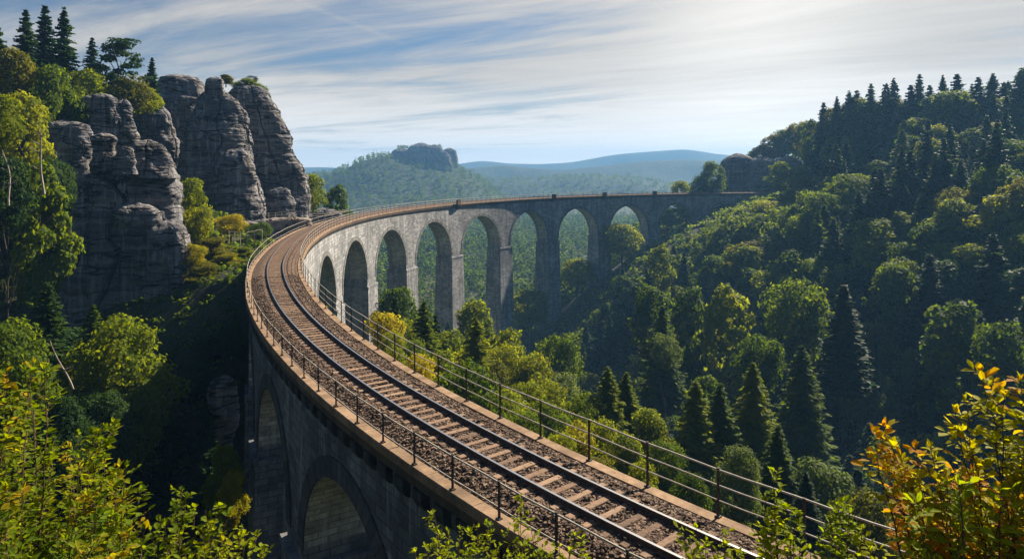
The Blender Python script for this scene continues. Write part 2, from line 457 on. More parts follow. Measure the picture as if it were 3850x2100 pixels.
m, t = new_mat('sleeper_timber')
g = t.n('ShaderNodeNewGeometry'); oi = t.n('ShaderNodeObjectInfo')
n1 = t.noise(g.outputs['Position'], 6.0, 5.0, 0.7)
c = t.ramp(t.math('ADD', t.math('MULTIPLY', n1.outputs[0], 0.8), t.math('MULTIPLY', oi.outputs['Random'], 0.5)), [(0.36, (0.09, 0.058, 0.04)), (0.62, (0.205, 0.13, 0.086)), (0.95, (0.32, 0.215, 0.145))])
finish(t, c, 0.9, n1.outputs[0], 0.5, 0.02)
M['sleeper'] = m
m, t = new_mat('rail_steel')
g = t.n('ShaderNodeNewGeometry')
nz = t.n('ShaderNodeSeparateXYZ', None, i0=g.outputs['Normal'])
top = t.ramp(nz.outputs[2], [(0.85, 0.0), (0.95, 1.0)])
pz = t.n('ShaderNodeSeparateXYZ', None, i0=g.outputs['Position'])
topm = t.math('MULTIPLY', top, t.math('GREATER_THAN', pz.outputs[2], -0.02))
n1 = t.noise(g.outputs['Position'], 8.0, 4.0)
rust = t.ramp(n1.outputs[0], [(0.3, (0.045, 0.025, 0.017)), (0.7, (0.13, 0.066, 0.038))])
c = t.mix(topm, rust, (0.62, 0.60, 0.58, 1))
b = t.n('ShaderNodeBsdfPrincipled', None, Base_Color=c, Metallic=topm, Roughness=t.math('SUBTRACT', 0.85, t.math('MULTIPLY', topm, 0.5)))
t.n('ShaderNodeOutputMaterial', None, Surface=b.outputs[0])
M['rail'] = m

def plain(name, c1, c2, rough=0.8, scale=6.0, metal=0.0):
    m, t = new_mat(name)
    g = t.n('ShaderNodeNewGeometry')
    n1 = t.noise(g.outputs['Position'], scale, 4.0)
    finish(t, t.ramp(n1.outputs[0], [(0.35, c1), (0.65, c2)]), rough, n1.outputs[0], 0.3, 0.01, metal=metal)
    return m
M['post'] = plain('railing_post_iron', (0.03, 0.026, 0.024), (0.07, 0.05, 0.04), 0.7)
M['wire'] = plain('railing_tube_metal', (0.27, 0.24, 0.20), (0.42, 0.38, 0.32), 0.6, 3.0, 0.0)
M['bark'] = plain('bark', (0.035, 0.026, 0.02), (0.085, 0.065, 0.05), 0.95, 3.0)
M['deadwood'] = plain('bleached_wood', (0.20, 0.16, 0.12), (0.38, 0.32, 0.25), 0.9, 3.0)
M['twig'] = plain('twig', (0.06, 0.04, 0.022), (0.14, 0.09, 0.05), 0.9, 12.0)
M['plank'] = plain('path_rail_wood', (0.30, 0.25, 0.19), (0.48, 0.42, 0.34), 0.85, 4.0)

# ------------------------------------------------------------------ the line of the viaduct in plan
TAB = np.array([(-30, 33.2, -4.2), (-20, 25.0, 1.3), (-10, 16.9, 7.6), (0, 9.25, 14.11), (10, 2.34, 21.33), (20, -3.91, 29.19), (30, -9.43, 37.5), (40, -14.33, 46.24), (50, -18.62, 55.24), (60, -22.4, 64.53),
 (70, -25.65, 73.9), (80, -28.3, 83.55), (90, -30.6, 93.27), (100, -32.45, 103.09), (110, -33.9, 112.97), (120, -34.85, 122.96), (130, -35.2, 132.92), (140, -35.0, 142.91), (150, -34.21, 152.89),
 (160, -32.71, 162.75), (170, -30.56, 172.53), (180, -27.74, 182.15), (190, -24.32, 191.49), (200, -20.28, 200.63), (210, -15.65, 209.5), (220, -10.5, 218.0), (230, -4.9, 226.3), (240, 1.1, 234.3),
 (250, 7.6, 241.9), (260, 14.5, 249.1), (270, 21.9, 255.9), (280, 29.6, 262.3), (290, 37.6, 268.3), (300, 45.9, 273.9), (310, 54.4, 279.1), (320, 63.2, 283.8), (330, 72.3, 287.9), (340, 81.7, 291.3), (350, 91.3, 293.9), (360, 101.2, 295.6), (375, 116.1, 297.2), (395, 136.0, 298.4)])
def nat_spline(x, y):
    n = len(x); h = np.diff(x)
    A = np.zeros((n, n)); b = np.zeros(n)
    A[0, 0] = A[-1, -1] = 1
    for i in range(1, n - 1):
        A[i, i - 1], A[i, i], A[i, i + 1] = h[i - 1], 2 * (h[i - 1] + h[i]), h[i]
        b[i] = 3 * ((y[i + 1] - y[i]) / h[i] - (y[i] - y[i - 1]) / h[i - 1])
    c = np.linalg.solve(A, b)
    def f(q):
        q = np.asarray(q, float)
        i = np.clip(np.searchsorted(x, q) - 1, 0, n - 2)
        d = q - x[i]
        bb = (y[i + 1] - y[i]) / h[i] - h[i] * (2 * c[i] + c[i + 1]) / 3
        dd = (c[i + 1] - c[i]) / (3 * h[i])
        return y[i] + bb * d + c[i] * d * d + dd * d ** 3, bb + 2 * c[i] * d + 3 * dd * d * d
    return f
_fx, _fy = nat_spline(TAB[:, 0], TAB[:, 1]), nat_spline(TAB[:, 0], TAB[:, 2])
def PT(s, n, z):
    """point at chainage s, n metres to the right of the track, height z above the rail head"""
    s = np.asarray(s, float)
    x, dx = _fx(s); y, dy = _fy(s)
    L = np.hypot(dx, dy)
    return np.stack(np.broadcast_arrays(x + n * dy / L, y - n * dx / L, z), -1)
def head(s):
    _, dx = _fx(s); _, dy = _fy(s)
    return math.atan2(float(dy), float(dx))
_SS = np.arange(-30, 395, 1.0)
_CL = PT(_SS, 0, 0)[:, :2]
def line_dist(X, Y):
    X = np.asarray(X, float); Y = np.asarray(Y, float)
    d = np.full(X.shape, 1e9); sb = np.zeros(X.shape)
    for s_, (cx, cy_) in zip(_SS, _CL):
        q = np.hypot(X - cx, Y - cy_)
        m_ = q < d
        d = np.where(m_, q, d); sb = np.where(m_, s_, sb)
    return d, sb

# ------------------------------------------------------------------ terrain
CTRL = np.array([
 (0, 0, 8.5), (-4, 4, 6.4), (0, 4, 6.3), (4, 4, 6.6), (6, 3, 7.2), (-7, 3, 6.8), (-12, 0, 8), (10, -1, 8), (0, -20, 12), (-25, -20, 11), (25, -20, 8), (0, -80, 22), (-80, -80, 25), (80, -80, 10),
 (8, 8, 2.2), (13, 7, -0.8), (17, 7, -1.3), (25, 1, -1.3), (33, -4, -1.3), (30, 12, -6), (45, 0, -6), (60, -20, -4), (24, 18, -9), (19, 14, -4),
 (0, 13, -1.5), (-2, 20, -7), (-10, 20, -14), (-10, 32, -22), (-16, 44, -30), (-24, 40, -32), (-24, 55, -27), (-40, 40, -28), (-62, 40, -20), (-20, 14, -6), (-35, 10, -2), (-60, 12, 4), (-100, 20, 8), (-30, 25, -20), (-12, 10, 0),
 (-45, 57, -19), (-33, 56, -17), (-45, 74, -8), (-32.5, 73, -3.6), (-57, 75, -7), (-72, 82, 3), (-78, 100, 12), (-72, 120, 15), (-100, 100, 20), (-110, 140, 28), (-64, 140, -2), (-100, 60, 4), (-140, 80, 22), (-62, 110, 9), (-140, 160, 30), (-170, 110, 28), (-170, 40, 14),
 (-29.5, 75, -2.2), (-32.5, 85, -1.6), (-35, 96, -1.3), (-38, 108, -1.6), (-40, 120, -9), (-40, 132, -17), (-43, 146, -24), (-37, 84, -2.4), (-41, 95, -0.8), (-46, 103, 0), (-46, 112, 1.6), (-55, 92, 0), (-55, 125, 2),
 (-22, 100, -20), (-15, 75, -21), (-8, 55, -19), (2, 35, -15), (8, 25, -11), (15, 21, -8), (-26, 115, -22), (-28, 130, -27), (-26, 150, -33), (-44, 160, -30),
 (-12, 95, -26), (0, 80, -29), (7, 60, -27), (12, 43, -22), (21, 40, -27), (16, 60, -34), (10, 90, -41), (27, 75, -44), (35, 35, -30), (0, 110, -42), (-10, 130, -44),
 (40, 60, -47), (32, 110, -54), (22, 150, -58), (8, 190, -59), (-14, 180, -54), (-30, 190, -48), (-50, 190, -40), (-60, 220, -48), (-40, 240, -58), (0, 280, -60), (40, 330, -56), (-80, 180, -15), (-110, 230, -20), (-150, 250, -10),
 (-6, 226, -53), (14, 247, -46), (33, 266, -34), (52, 279, -24), (72, 289, -16), (90, 295, -8), (104, 296, -2.5), (118, 299, -0.9), (134, 300, -0.9), (112, 306, 1.0),
 (60, 45, -44), (70, 70, -46), (60, 100, -48), (100, 60, -38), (95, 100, -32), (60, 150, -42), (100, 150, -14), (60, 200, -34), (90, 200, -13), (120, 200, -2), (100, 250, -6), (120, 255, 3), (132, 280, 8), (130, 310, 8), (112, 330, 0), (150, 225, 13), (170, 180, 8), (160, 130, 0), (180, 95, -6), (200, 200, 22), (220, 140, 12), (155, 300, 12), (200, 280, 20), (240, 240, 28), (140, 60, -30), (200, 40, -12), (120, 20, -25), (300, 150, 40), (300, 260, 44),
 (150, 400, -10), (250, 400, 10), (100, 400, -42), (0, 380, -61), (-60, 330, -60), (-150, 400, -52), (0, 450, -62), (-100, 480, -58), (150, 500, -50), (300, 400, 20), (-220, 300, -20), (-250, 150, 20), (-250, 0, 18)], float)
def _phi(r2):
    return 0.5 * r2 * np.log(r2 + 1e-9)
_XY = CTRL[:, :2] / 100.0
_n = len(_XY)
_K = _phi(((_XY[:, None] - _XY[None]) ** 2).sum(-1)) + np.eye(_n) * 0.0006
_Pm = np.hstack([np.ones((_n, 1)), _XY])
_A = np.block([[_K, _Pm], [_Pm.T, np.zeros((3, 3))]])
_W = np.linalg.solve(_A, np.concatenate([CTRL[:, 2], np.zeros(3)]))
def far_z(X, Y):
    P = np.stack([X / 320.0, Y / 320.0, X * 0], -1)
    return -62 + 7 * fbm(P, 5, 3)
def ground_z(X, Y, detail=True):
    X = np.asarray(X, float); Y = np.asarray(Y, float)
    shp = X.shape
    q = np.stack([X.ravel(), Y.ravel()], 1) / 100.0
    z = np.empty(len(q))
    for a in range(0, len(q), 4000):
        b = q[a:a + 4000]
        z[a:a + 4000] = _phi(((b[:, None] - _XY[None]) ** 2).sum(-1)) @ _W[:_n] + _W[_n] + b @ _W[_n + 1:]
    z = z.reshape(shp)
    z = np.clip(z, -75, 60)
    dx = np.maximum(np.abs(X - 30) - 230, 0); dy = np.maximum(np.abs(Y - 150) - 270, 0)
    wgt = 1 - sstep(0, 130, np.hypot(dx, dy))
    z = far_z(X, Y) * (1 - wgt) + z * wgt
    if detail:
        z = z + wgt * 0.55 * fbm(np.stack([X / 9.0, Y / 9.0, X * 0], -1), 3, 4) * sstep(2.0, 9.0, np.hypot(X, Y))
    d, s_ = line_dist(X, Y)
    cap = np.where(d < 7.0, -1.15 - 0.0 * d, 1e9)
    cap = np.where((d >= 3.0) & (d < 7.0), -1.15 + (d - 3.0) * 0.35, cap)
    z = np.where(Y < 330, np.minimum(z, cap), z)
    return z
def gz(x, y):
    return float(ground_z(np.array([x]), np.array([y]))[0])

ux = np.linspace(-math.asinh(4190 / 60.), math.asinh(4190 / 60.), 265)
uy = np.linspace(-math.asinh(470 / 60.), math.asinh(3900 / 60.), 250)
gx = 60 * np.sinh(ux); gy = 80 + 60 * np.sinh(uy)
GX, GY = np.meshgrid(gx, gy, indexing='ij')
GZ = ground_z(GX, GY)
mb = MB(); mb.grid(np.stack([GX, GY, GZ], -1), np.stack([GX, GY], -1))
tag(mb.build('ground', M['ground'], smooth=True), kind='structure')

# ------------------------------------------------------------------ distant hills
def at(px, py, Y):
    return np.array([(px - 512) * Y / F, Y, CAMZ + (HOR - py) * Y / F])
HILLS = []
def hill(name, Y, prof, depth, front=None, foot=-72, drop=0.0, nx=140, ny=40, rough=1.0, seed=1):
    prof = np.array(prof, float)
    X0 = (prof[:, 0] - 512) * Y / F; Z0 = CAMZ + (HOR - prof[:, 1]) * Y / F - drop
    front = front or depth
    xs = np.linspace(X0[0], X0[-1], nx); ys = Y + np.concatenate([-front * 2.4 * np.linspace(1, 0, ny // 2, endpoint=False), depth * 2.4 * np.linspace(0, 1, ny - ny // 2)])
    zc = np.interp(xs, X0, Z0)
    k = np.array([1, 2, 3, 2, 1.]) / 9
    zc = np.convolve(np.pad(zc, 2, 'edge'), k, 'valid')
    def f(X, Yq):
        z = np.interp(X, xs, zc)
        wob = 1 + 0.35 * vnoise(np.stack([X / (depth * 0.9), Yq * 0, X * 0], -1), seed)
        dd = np.where(Yq < Y, (Y - Yq) / (front * wob), (Yq - Y) / depth)
        zz_ = foot + (z - foot) * np.exp(-dd ** 2)
        return zz_ + rough * fbm(np.stack([X / (depth * 0.5), Yq / (depth * 0.5), X * 0], -1), seed, 3) * np.clip(dd, 0, 1)
    A, B = np.meshgrid(xs, ys, indexing='ij')
    mb = MB(); mb.grid(np.stack([A, B, f(A, B)], -1), np.stack([A, B], -1))
    tag(mb.build(name, M['hills'], smooth=True), kind='structure')
    HILLS.append((f, xs, ys))
    return f
hill_rock = hill('hill', 1200, [(180, 215), (225, 196), (262, 182), (300, 175), (340, 169), (362, 158), (380, 152), (395, 153), (430, 160), (457, 164), (480, 175), (500, 192), (520, 207), (545, 222), (575, 240)], 190, 230, drop=6, rough=7)
hill_wood = hill('wooded_ridge', 1550, [(380, 190), (430, 182), (470, 178), (520, 177), (560, 175), (600, 173), (632, 175), (655, 179), (680, 185), (705, 193), (740, 206), (790, 215), (860, 214)], 220, 260, drop=6, rough=10, seed=5)
hill('blue_hills', 2080, [(60, 172), (250, 172), (400, 172), (450, 170), (480, 167), (505, 164.5), (530, 168), (560, 170), (600, 166), (640, 161), (680, 159), (720, 160.5), (760, 162), (850, 161), (1000, 168)], 150, 190, rough=9, seed=8)
hill('mountains', 3420, [(-200, 170), (120, 169), (290, 168), (320, 166.5), (340, 168), (440, 166.5), (470, 162), (485, 159.5), (500, 163), (540, 164), (575, 162), (590, 158.5), (620, 153.5), (655, 151), (688, 148.5), (700, 151), (715, 154), (750, 156), (850, 158), (1000, 163), (1250, 166)], 170, 230, rough=9, seed=12, nx=200)
# ------------------------------------------------------------------ haze (closed box of air; the sky lies outside it)
def add_haze():
    mb = MB()
    mb.box((0, 1800, 17), (8400, 4400, 194))
    m = bpy.data.materials.new('haze'); m.use_nodes = True
    t = NT(m.node_tree)
    v = t.n('ShaderNodeVolumePrincipled', None, Color=HAZE_COL, Density=HAZE_D, Anisotropy=0.2)
    t.n('ShaderNodeOutputMaterial', None, Volume=v.outputs[0])
    tag(mb.build('haze', m), kind='stuff')
HAZE_D = 0.00028
HAZE_COL = (0.20, 0.46, 0.85, 1.0)
add_haze()

# ------------------------------------------------------------------ viaduct
ZT = -1.2            # top of the masonry under the string course
CROWN = -4.8
viaduct = empty('viaduct', tuple(PT(150, 0, 0)))
VO = np.array(viaduct.location)
tag(viaduct, 'long curved stone railway viaduct of tall round arches crossing the wooded valley', 'viaduct')
def vbuild(mb, name, mats, smooth=False):
    o = mb.build(name, mats, viaduct, smooth)
    o.data.transform(__import__('mathutils').Matrix.Translation(tuple(-VO)))
    return o
def halfw(z):
    return 2.32 + np.maximum(0, ZT - np.asarray(z, float)) * 0.012

PIERS_NEAR = [1.25, 15.75, 30.25, 44.75, 59.25]
PIERS_FAR = [100.5, 125.7, 150.8, 176.6, 203.7, 231.3, 257.9, 285.6, 312.8, 337.5, 362.0]
def pier_base(s, w_=4.0):
    p = PT(np.array([s, s, s, s - 3, s + 3]), np.array([0, -w_, w_, 0, 0]), 0)
    X, Y = p[:, 0], p[:, 1]
    q = np.stack([X, Y], 1) / 100.0
    z = _phi(((q[:, None] - _XY[None]) ** 2).sum(-1)) @ _W[:_n] + _W[_n] + q @ _W[_n + 1:]
    return float(z.min()) - 3.0

def add_pier(s0, tp, zimp, lit):
    zb = min(pier_base(s0), zimp - 6.0)
    mb = MB()
    zs = [ZT, zimp + 0.25, zimp + 0.25, zimp - 0.25, zimp - 0.25, zimp - 0.25]
    es = [0.0, 0.0, 0.34, 0.34, 0.24, 0.24]
    n = max(3, int((zimp - zb) / 3))
    for z in np.linspace(zimp - 0.25, zb, n)[1:]:
        zs.append(z); es.append(0.24 + (zimp - z) * 0.012)
    zs = np.array(zs); es = np.array(es)
    k = 5
    loop = [(-1, -1 + 2 * i / k) for i in range(k)]  # outline in (side, along)
    rows = []
    for z, e in zip(zs, es):
        ts = tp + e; wn = halfw(z) + e
        a = np.linspace(-ts, ts, 4)
        pts = np.concatenate([PT(s0 + a, -wn, z), PT(s0 + np.array([ts]) , 0.0, z), PT(s0 + a[::-1], wn, z), PT(s0 - np.array([ts]), 0.0, z)])
        rows.append(pts)
    Pq = np.array(rows)                                   # rows x 10
    per = np.array([0, 2 / 3., 4 / 3., 2, 3.2, 4.4, 5.06, 5.73, 6.4, 7.6]) * tp
    Pq = np.concatenate([Pq, Pq[:, :1]], 1); per = np.append(per, 8.8 * tp)
    UV = np.stack(np.broadcast_arrays(per[None, :] + s0, zs[:, None]), -1)
    mb.grid(Pq, UV, flip=True, mat=0)
    # near piers: shade of the outer side put into a darker stone colour
    return vbuild(mb, 'pier', [M['stone'] if lit else M['stone_shaded']])

def add_span(sa, sb, tpa, tpb, crown, lit, ringh):
    s1, s2 = sa + tpa, sb - tpb
    Rr = (s2 - s1) / 2.0; sm = (s1 + s2) / 2.0
    th = np.linspace(math.pi, 0, 41)
    sj = sm + Rr * np.cos(th); zj = crown - Rr + Rr * np.sin(th)
    mb = MB()
    for sg in (-1, 1):
        rows = []
        uvs = []
        for u in (0, 0.5, 1):
            z = zj + (ZT - zj) * u
            rows.append(PT(sj, sg * halfw(z), z)); uvs.append(np.stack([sj, z], -1))
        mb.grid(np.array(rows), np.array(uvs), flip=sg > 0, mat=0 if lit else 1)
    w_ = halfw(zj)
    arc = Rr * (math.pi - th)
    rows = [PT(sj, w_ * u, zj) for u in np.linspace(-1, 1, 5)]
    uvs = [np.stack([arc, w_ * u + 0 * arc], -1) for u in np.linspace(-1, 1, 5)]
    mb.grid(np.array(rows), np.array([q[:, ::-1] for q in uvs]), flip=True, mat=2)
    vbuild(mb, 'arch_span', [M['stone'], M['stone_shaded'], M['vault']])
    for sg in (-1, 1):
        mb = MB()
        Ro = Rr + ringh
        so, zo = sm + Ro * np.cos(th), crown - Rr + Ro * np.sin(th)
        so = np.clip(so, sa + 0.05, sb - 0.05)
        d = 0.09
        r0 = PT(sj, sg * (halfw(zj) - 0.01), zj - 0.0); r1 = PT(sj, sg * (halfw(zj) + d), zj)
        r2 = PT(so, sg * (halfw(zo) + d), zo); r3 = PT(so, sg * (halfw(zo) - 0.01), zo)
        uv = [np.stack([arc, 0 * arc + q], -1) for q in (-0.1, 0.0, ringh, ringh + 0.1)]
        mb.grid(np.array([r0, r1, r2, r3]), np.array(uv), flip=sg > 0)
        vbuild(mb, 'arch_ring', [M['ring'] if lit else M['ring_shaded']])

TPN, TPF = 1.75, 3.1
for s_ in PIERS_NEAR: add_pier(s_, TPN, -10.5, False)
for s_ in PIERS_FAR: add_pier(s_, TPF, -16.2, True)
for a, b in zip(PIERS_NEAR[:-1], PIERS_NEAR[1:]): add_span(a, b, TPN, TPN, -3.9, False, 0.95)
for a, b in zip(PIERS_FAR[:-1], PIERS_FAR[1:]): add_span(a, b, TPF, TPF, CROWN, True, 0.85)

def solid(sa, sb, name, mat, depth):
    mb = MB()
    ss = np.linspace(sa, sb, max(3, int((sb - sa) / 2)))
    zs = np.linspace(ZT, depth, 8)
    for sg in (-1, 1):
        rows = np.array([PT(ss, sg * halfw(z), z) for z in zs]); uv = np.array([np.stack([ss, 0 * ss + z], -1) for z in zs])
        mb.grid(rows, uv, flip=sg < 0)
    for s_ in (sa, sb):
        nn = np.linspace(-1, 1, 4)
        mb.grid(np.array([PT(s_, halfw(z) * nn, z) for z in zs]), np.array([np.stack([halfw(z) * nn, 0 * nn + z], -1) for z in zs]))
    vbuild(mb, name, [mat])
solid(-28, 1.25 - TPN, 'abutment', M['stone_shaded'], -14)
solid(59.25 + TPN, 100.5 - TPF, 'embankment_wall', M['stone'], -32)
solid(362 + TPF, 392, 'abutment', M['stone'], -12)

# string course under the coping, both sides
for sg in (-1, 1):
    mb = MB(); ss = np.arange(-28, 392.1, 1.0)
    prof = [(2.0, -0.72), (2.62, -0.72), (2.62, -1.14), (2.36, -1.22), (2.0, -1.22)]
    mb.grid(np.array([PT(ss, sg * n_, z_) for n_, z_ in prof]), np.array([np.stack([ss, 0 * ss + z_ + n_], -1) for n_, z_ in prof]), flip=sg < 0)
    vbuild(mb, 'string_course', [M['course']])

def slab_mb(mb, s0, s1, sg, jit=0.0):
    prof = [(2.22, -0.74), (2.22, -0.44), (2.25, -0.41), (2.69, -0.41), (2.73, -0.45), (2.73, -0.74)]
    ss = np.linspace(s0 + 0.018, s1 - 0.018, 3)
    P = np.array([PT(ss, sg * (n_ + jit), z_ + jit * 0.6) for n_, z_ in prof])
    UVg = np.array([np.stack([ss, 0 * ss + n_ + z_], -1) for n_, z_ in prof])
    mb.grid(P, UVg, flip=sg < 0)
    for j in (0, -1):
        c = P[:, j]; mb.add(c, [[0, 1, 2, 5], [2, 3, 4, 5]] if j == 0 else [[5, 2, 1, 0], [5, 4, 3, 2]])
SLAB = 2.7
far_mb = MB(); kslab = 0
for i in range(0, 145):
    s0 = -12 + i * SLAB
    for sg in (1, -1):
        L = SLAB
        jit = rnd.uniform(-0.018, 0.018)
        if kslab < 98:
            mb = MB(); slab_mb(mb, s0, s0 + L, sg, jit); vbuild(mb, 'coping_stone', [M['coping']]); kslab += 1
        else:
            slab_mb(far_mb, s0, s0 + L, sg, jit)
tag(vbuild(far_mb, 'coping', [M['coping']]), kind='stuff')

def corbel_mb(mb, s0, sg, wd=0.55, hgt=0.62, out=0.30):
    prof = [(2.25, -1.2), (2.36 + out, -1.2), (2.36 + out, -1.2 - hgt * 0.45), (2.36 + out * 0.55, -1.2 - hgt * 0.85), (2.34, -1.2 - hgt)]
    ss = np.array([s0 - wd / 2, s0 + wd / 2])
    P = np.array([PT(ss, sg * n_, z_) for n_, z_ in prof])
    mb.grid(P, np.array([np.stack([ss, 0 * ss + z_], -1) for n_, z_ in prof]), flip=sg < 0)
    for j in (0, -1):
        c = P[:, j]; mb.add(c, [[0, 1, 2, 3]]); mb.add(c, [[0, 3, 4, 4]][:0] or [[0, 3, 4, 0]][:0] or np.zeros((0, 4), int))
        mb.add(np.vstack([c[0], c[3], c[4], (c[0] + c[4]) / 2]), [[0, 1, 2, 3]])
far_mb = MB(); kc = 0
for s0 in np.arange(-10, 62, 1.35):
    mb = MB(); corbel_mb(mb, s0, -1, 0.62 + rnd.uniform(-.05, .05), 0.74); vbuild(mb, 'corbel', [M['corbel']]); kc += 1
for s0 in np.arange(84, 385, 1.0):
    if s0 < 84 + 44:
        mb = MB(); corbel_mb(mb, s0, 1, 0.45, 0.42, 0.26); vbuild(mb, 'corbel', [M['corbel']]); kc += 1
    else:
        corbel_mb(far_mb, s0, 1, 0.45, 0.42, 0.26)
tag(vbuild(far_mb, 'corbel_row', [M['corbel']]), kind='stuff')

# refuges: small walled bays standing out over some of the piers
for s0 in (203.7, 257.9, 285.6, 312.8):
    mb = MB()
    for (a0, a1, n0, n1, z0, z1) in ((-0.9, 0.9, 2.74, 3.35, -0.75, -0.45), (-0.9, 0.9, 3.15, 3.34, -0.45, 0.75), (-0.89, -0.7, 2.74, 3.15, -0.45, 0.74), (0.7, 0.89, 2.74, 3.15, -0.45, 0.74), (-1.0, 1.0, 3.1, 3.4, 0.75, 0.92)):
        c = [PT(s0 + a, n_, z_) for z_ in (z0, z1) for a, n_ in ((a0, n0), (a1, n0), (a1, n1), (a0, n1))]
        mb.add(np.array(c), [[0, 3, 2, 1], [4, 5, 6, 7], [0, 1, 5, 4], [1, 2, 6, 5], [2, 3, 7, 6], [3, 0, 4, 7]], np.tile([[0, 0], [1, 0], [1, 1], [0, 1]], (6, 1)))
    rf = vbuild(mb, 'refuge', [M['course']])
    mb = MB()
    for a0 in (-0.6, 0.3):
        c = [PT(s0 + a, n_, z_) for a, n_, z_ in ((a0, 2.35, -0.76), (a0 + 0.3, 2.35, -0.76), (a0 + 0.3, 3.3, -0.76), (a0, 3.3, -0.76), (a0, 2.35, -2.2), (a0 + 0.3, 2.35, -2.2), (a0 + 0.3, 2.5, -2.1), (a0, 2.5, -2.1))]
        mb.add(np.array(c), [[0, 1, 2, 3], [7, 6, 5, 4], [3, 2, 6, 7], [0, 3, 7, 4], [1, 5, 6, 2], [0, 4, 5, 1]])
    o = vbuild(mb, 'bracket', [M['corbel']])
    o.parent = rf

# ------------------------------------------------------------------ ballast and track
ss = np.concatenate([np.arange(-26, 60, 0.12), np.arange(60, 392, 0.5)])
nn = np.array([-2.23, -2.1, -1.9, -1.7, -1.5, -1.35, -1.2, -1.0, -0.85, -0.6, -0.4, -0.2, 0, 0.2, 0.4, 0.6, 0.85, 1.0, 1.2, 1.35, 1.5, 1.7, 1.9, 2.1, 2.23])
zz0 = np.interp(np.abs(nn), [0, 1.3, 1.55, 2.23], [-0.215, -0.215, -0.24, -0.50])
P = PT(ss[:, None], nn[None, :], zz0[None, :] + 0 * ss[:, None])
P[..., 2] += 0.035 * fbm(np.stack([P[..., 0] * 2.2, P[..., 1] * 2.2, 0 * P[..., 0]], -1), 9, 3)
mb = MB(); mb.grid(P, np.stack(np.broadcast_arrays(ss[:, None], nn[None, :]), -1), flip=True)
tag(mb.build('ballast', M['ballast'], smooth=True), kind='stuff')
# loose stones where the bed is near
def stones(n, s0, s1, szr):
    s_ = rng.uniform(0, 1, n); s_ = s0 + (s1 - s0) * s_ ** 1.5
    n_ = rng.uniform(-2.2, 2.2, n)
    z_ = np.interp(np.abs(n_), [0, 1.3, 1.55, 2.23], [-0.21, -0.21, -0.235, -0.49])
    c = PT(s_, n_, z_)
    sz = rng.uniform(*szr, n)
    base = np.array([[-1, -1, -1], [1, -1, -1], [1, 1, -1], [-1, 1, -1], [-1, -1, 1], [1, -1, 1], [1, 1, 1], [-1, 1, 1]], float) * 0.5
    v = base[None] * (1 + rng.uniform(-0.45, 0.35, (n, 8, 3))) * sz[:, None, None]
    a, b = rng.uniform(0, 6.28, n), rng.uniform(-0.7, 0.7, n)
    ca, sa, cb, sb = np.cos(a), np.sin(a), np.cos(b), np.sin(b)
    x = v[..., 0] * cb[:, None] - v[..., 2] * sb[:, None]; z = (v[..., 0] * sb[:, None] + v[..., 2] * cb[:, None]) * 0.8
    v = np.stack([x * ca[:, None] - v[..., 1] * sa[:, None], x * sa[:, None] + v[..., 1] * ca[:, None], z], -1) + c[:, None]
    q = np.array([[0, 3, 2, 1], [4, 5, 6, 7], [0, 1, 5, 4], [1, 2, 6, 5], [2, 3, 7, 6], [3, 0, 4, 7]])
    Q = (q[None] + 8 * np.arange(n)[:, None, None]).reshape(-1, 4)
    return v.reshape(-1, 3), Q, np.repeat(rng.uniform(0, 1, n), 6)
v, q, sh = stones(26000, -2, 62, (0.05, 0.11))
tag(obj('ballast_stones', make_mesh('ballast_stones', v, [q], [M['stones']], attr={'shade': sh})), kind='stuff')

track = empty('railway_track', tuple(PT(20, 0, 0)))
TO = np.array(track.location)
from mathutils import Matrix
tag(track, 'single rusty railway track on timber sleepers curving over the viaduct', 'railway track')
def tbuild(mb, name, mats, smooth=False):
    o = mb.build(name, mats, track, smooth); o.data.transform(Matrix.Translation(tuple(-TO))); return o
prof = [(-.036, 0), (.036, 0), (.038, -.012), (.034, -.042), (.010, -.05), (.009, -.125), (.066, -.148), (.068, -.16), (-.068, -.16), (-.066, -.148), (-.009, -.125), (-.010, -.05), (-.034, -.042), (-.038, -.012), (-.036, 0)]
prof = [(a * 1.25, b) for a, b in prof]
ssr = np.concatenate([np.arange(-26, 100, 0.8), np.arange(100, 392, 2.0)])
for g in (-0.755, 0.755):
    mb = MB()
    mb.grid(np.array([PT(ssr, g + a, b) for a, b in prof]), np.array([np.stack([ssr, 0 * ssr + a], -1) for a, b in prof]))
    tbuild(mb, 'rail', [M['rail']])
def sleeper_mb(mb, s0):
    c = PT(s0, rnd.uniform(-.04, .04), -0.16 - 0.075); rz = head(s0) + rnd.uniform(-.02, .02)
    L = 2.5 + rnd.uniform(-.06, .06); W_ = 0.25 + rnd.uniform(-.02, .015)
    x, y, z = W_ / 2, L / 2, 0.075
    ch = 0.018
    v = []
    for zz_, e in ((-z, 0), (z - ch, 0), (z, ch)):
        v += [(-x + e, -y + e, zz_), (x - e, -y + e, zz_), (x - e, y - e, zz_), (-x + e, y - e, zz_)]
    v = np.array(v); cr, sr = math.cos(rz), math.sin(rz)
    v = np.stack([v[:, 0] * cr - v[:, 1] * sr, v[:, 0] * sr + v[:, 1] * cr, v[:, 2]], 1) + c
    q = [[8, 9, 10, 11]]
    for r0 in (0, 4):
        for i in range(4): q.append([r0 + i, r0 + (i + 1) % 4, r0 + 4 + (i + 1) % 4, r0 + 4 + i])
    mb.add(v, q)
    for g in (-0.755, 0.755):                   # chair bolts either side of each rail
        for e in (-0.13, 0.13):
            p = PT(s0, g + e, -0.145); mb.box(p, (0.07, 0.06, 0.05), rz)
far_mb = MB(); k = 0
for s0 in np.arange(-6, 390, 0.68):
    if k < 100:
        mb = MB(); sleeper_mb(mb, s0); tbuild(mb, 'sleeper', [M['sleeper']]); k += 1
    else:
        sleeper_mb(far_mb, s0)
tag(tbuild(far_mb, 'sleepers', [M['sleeper']]), kind='stuff')

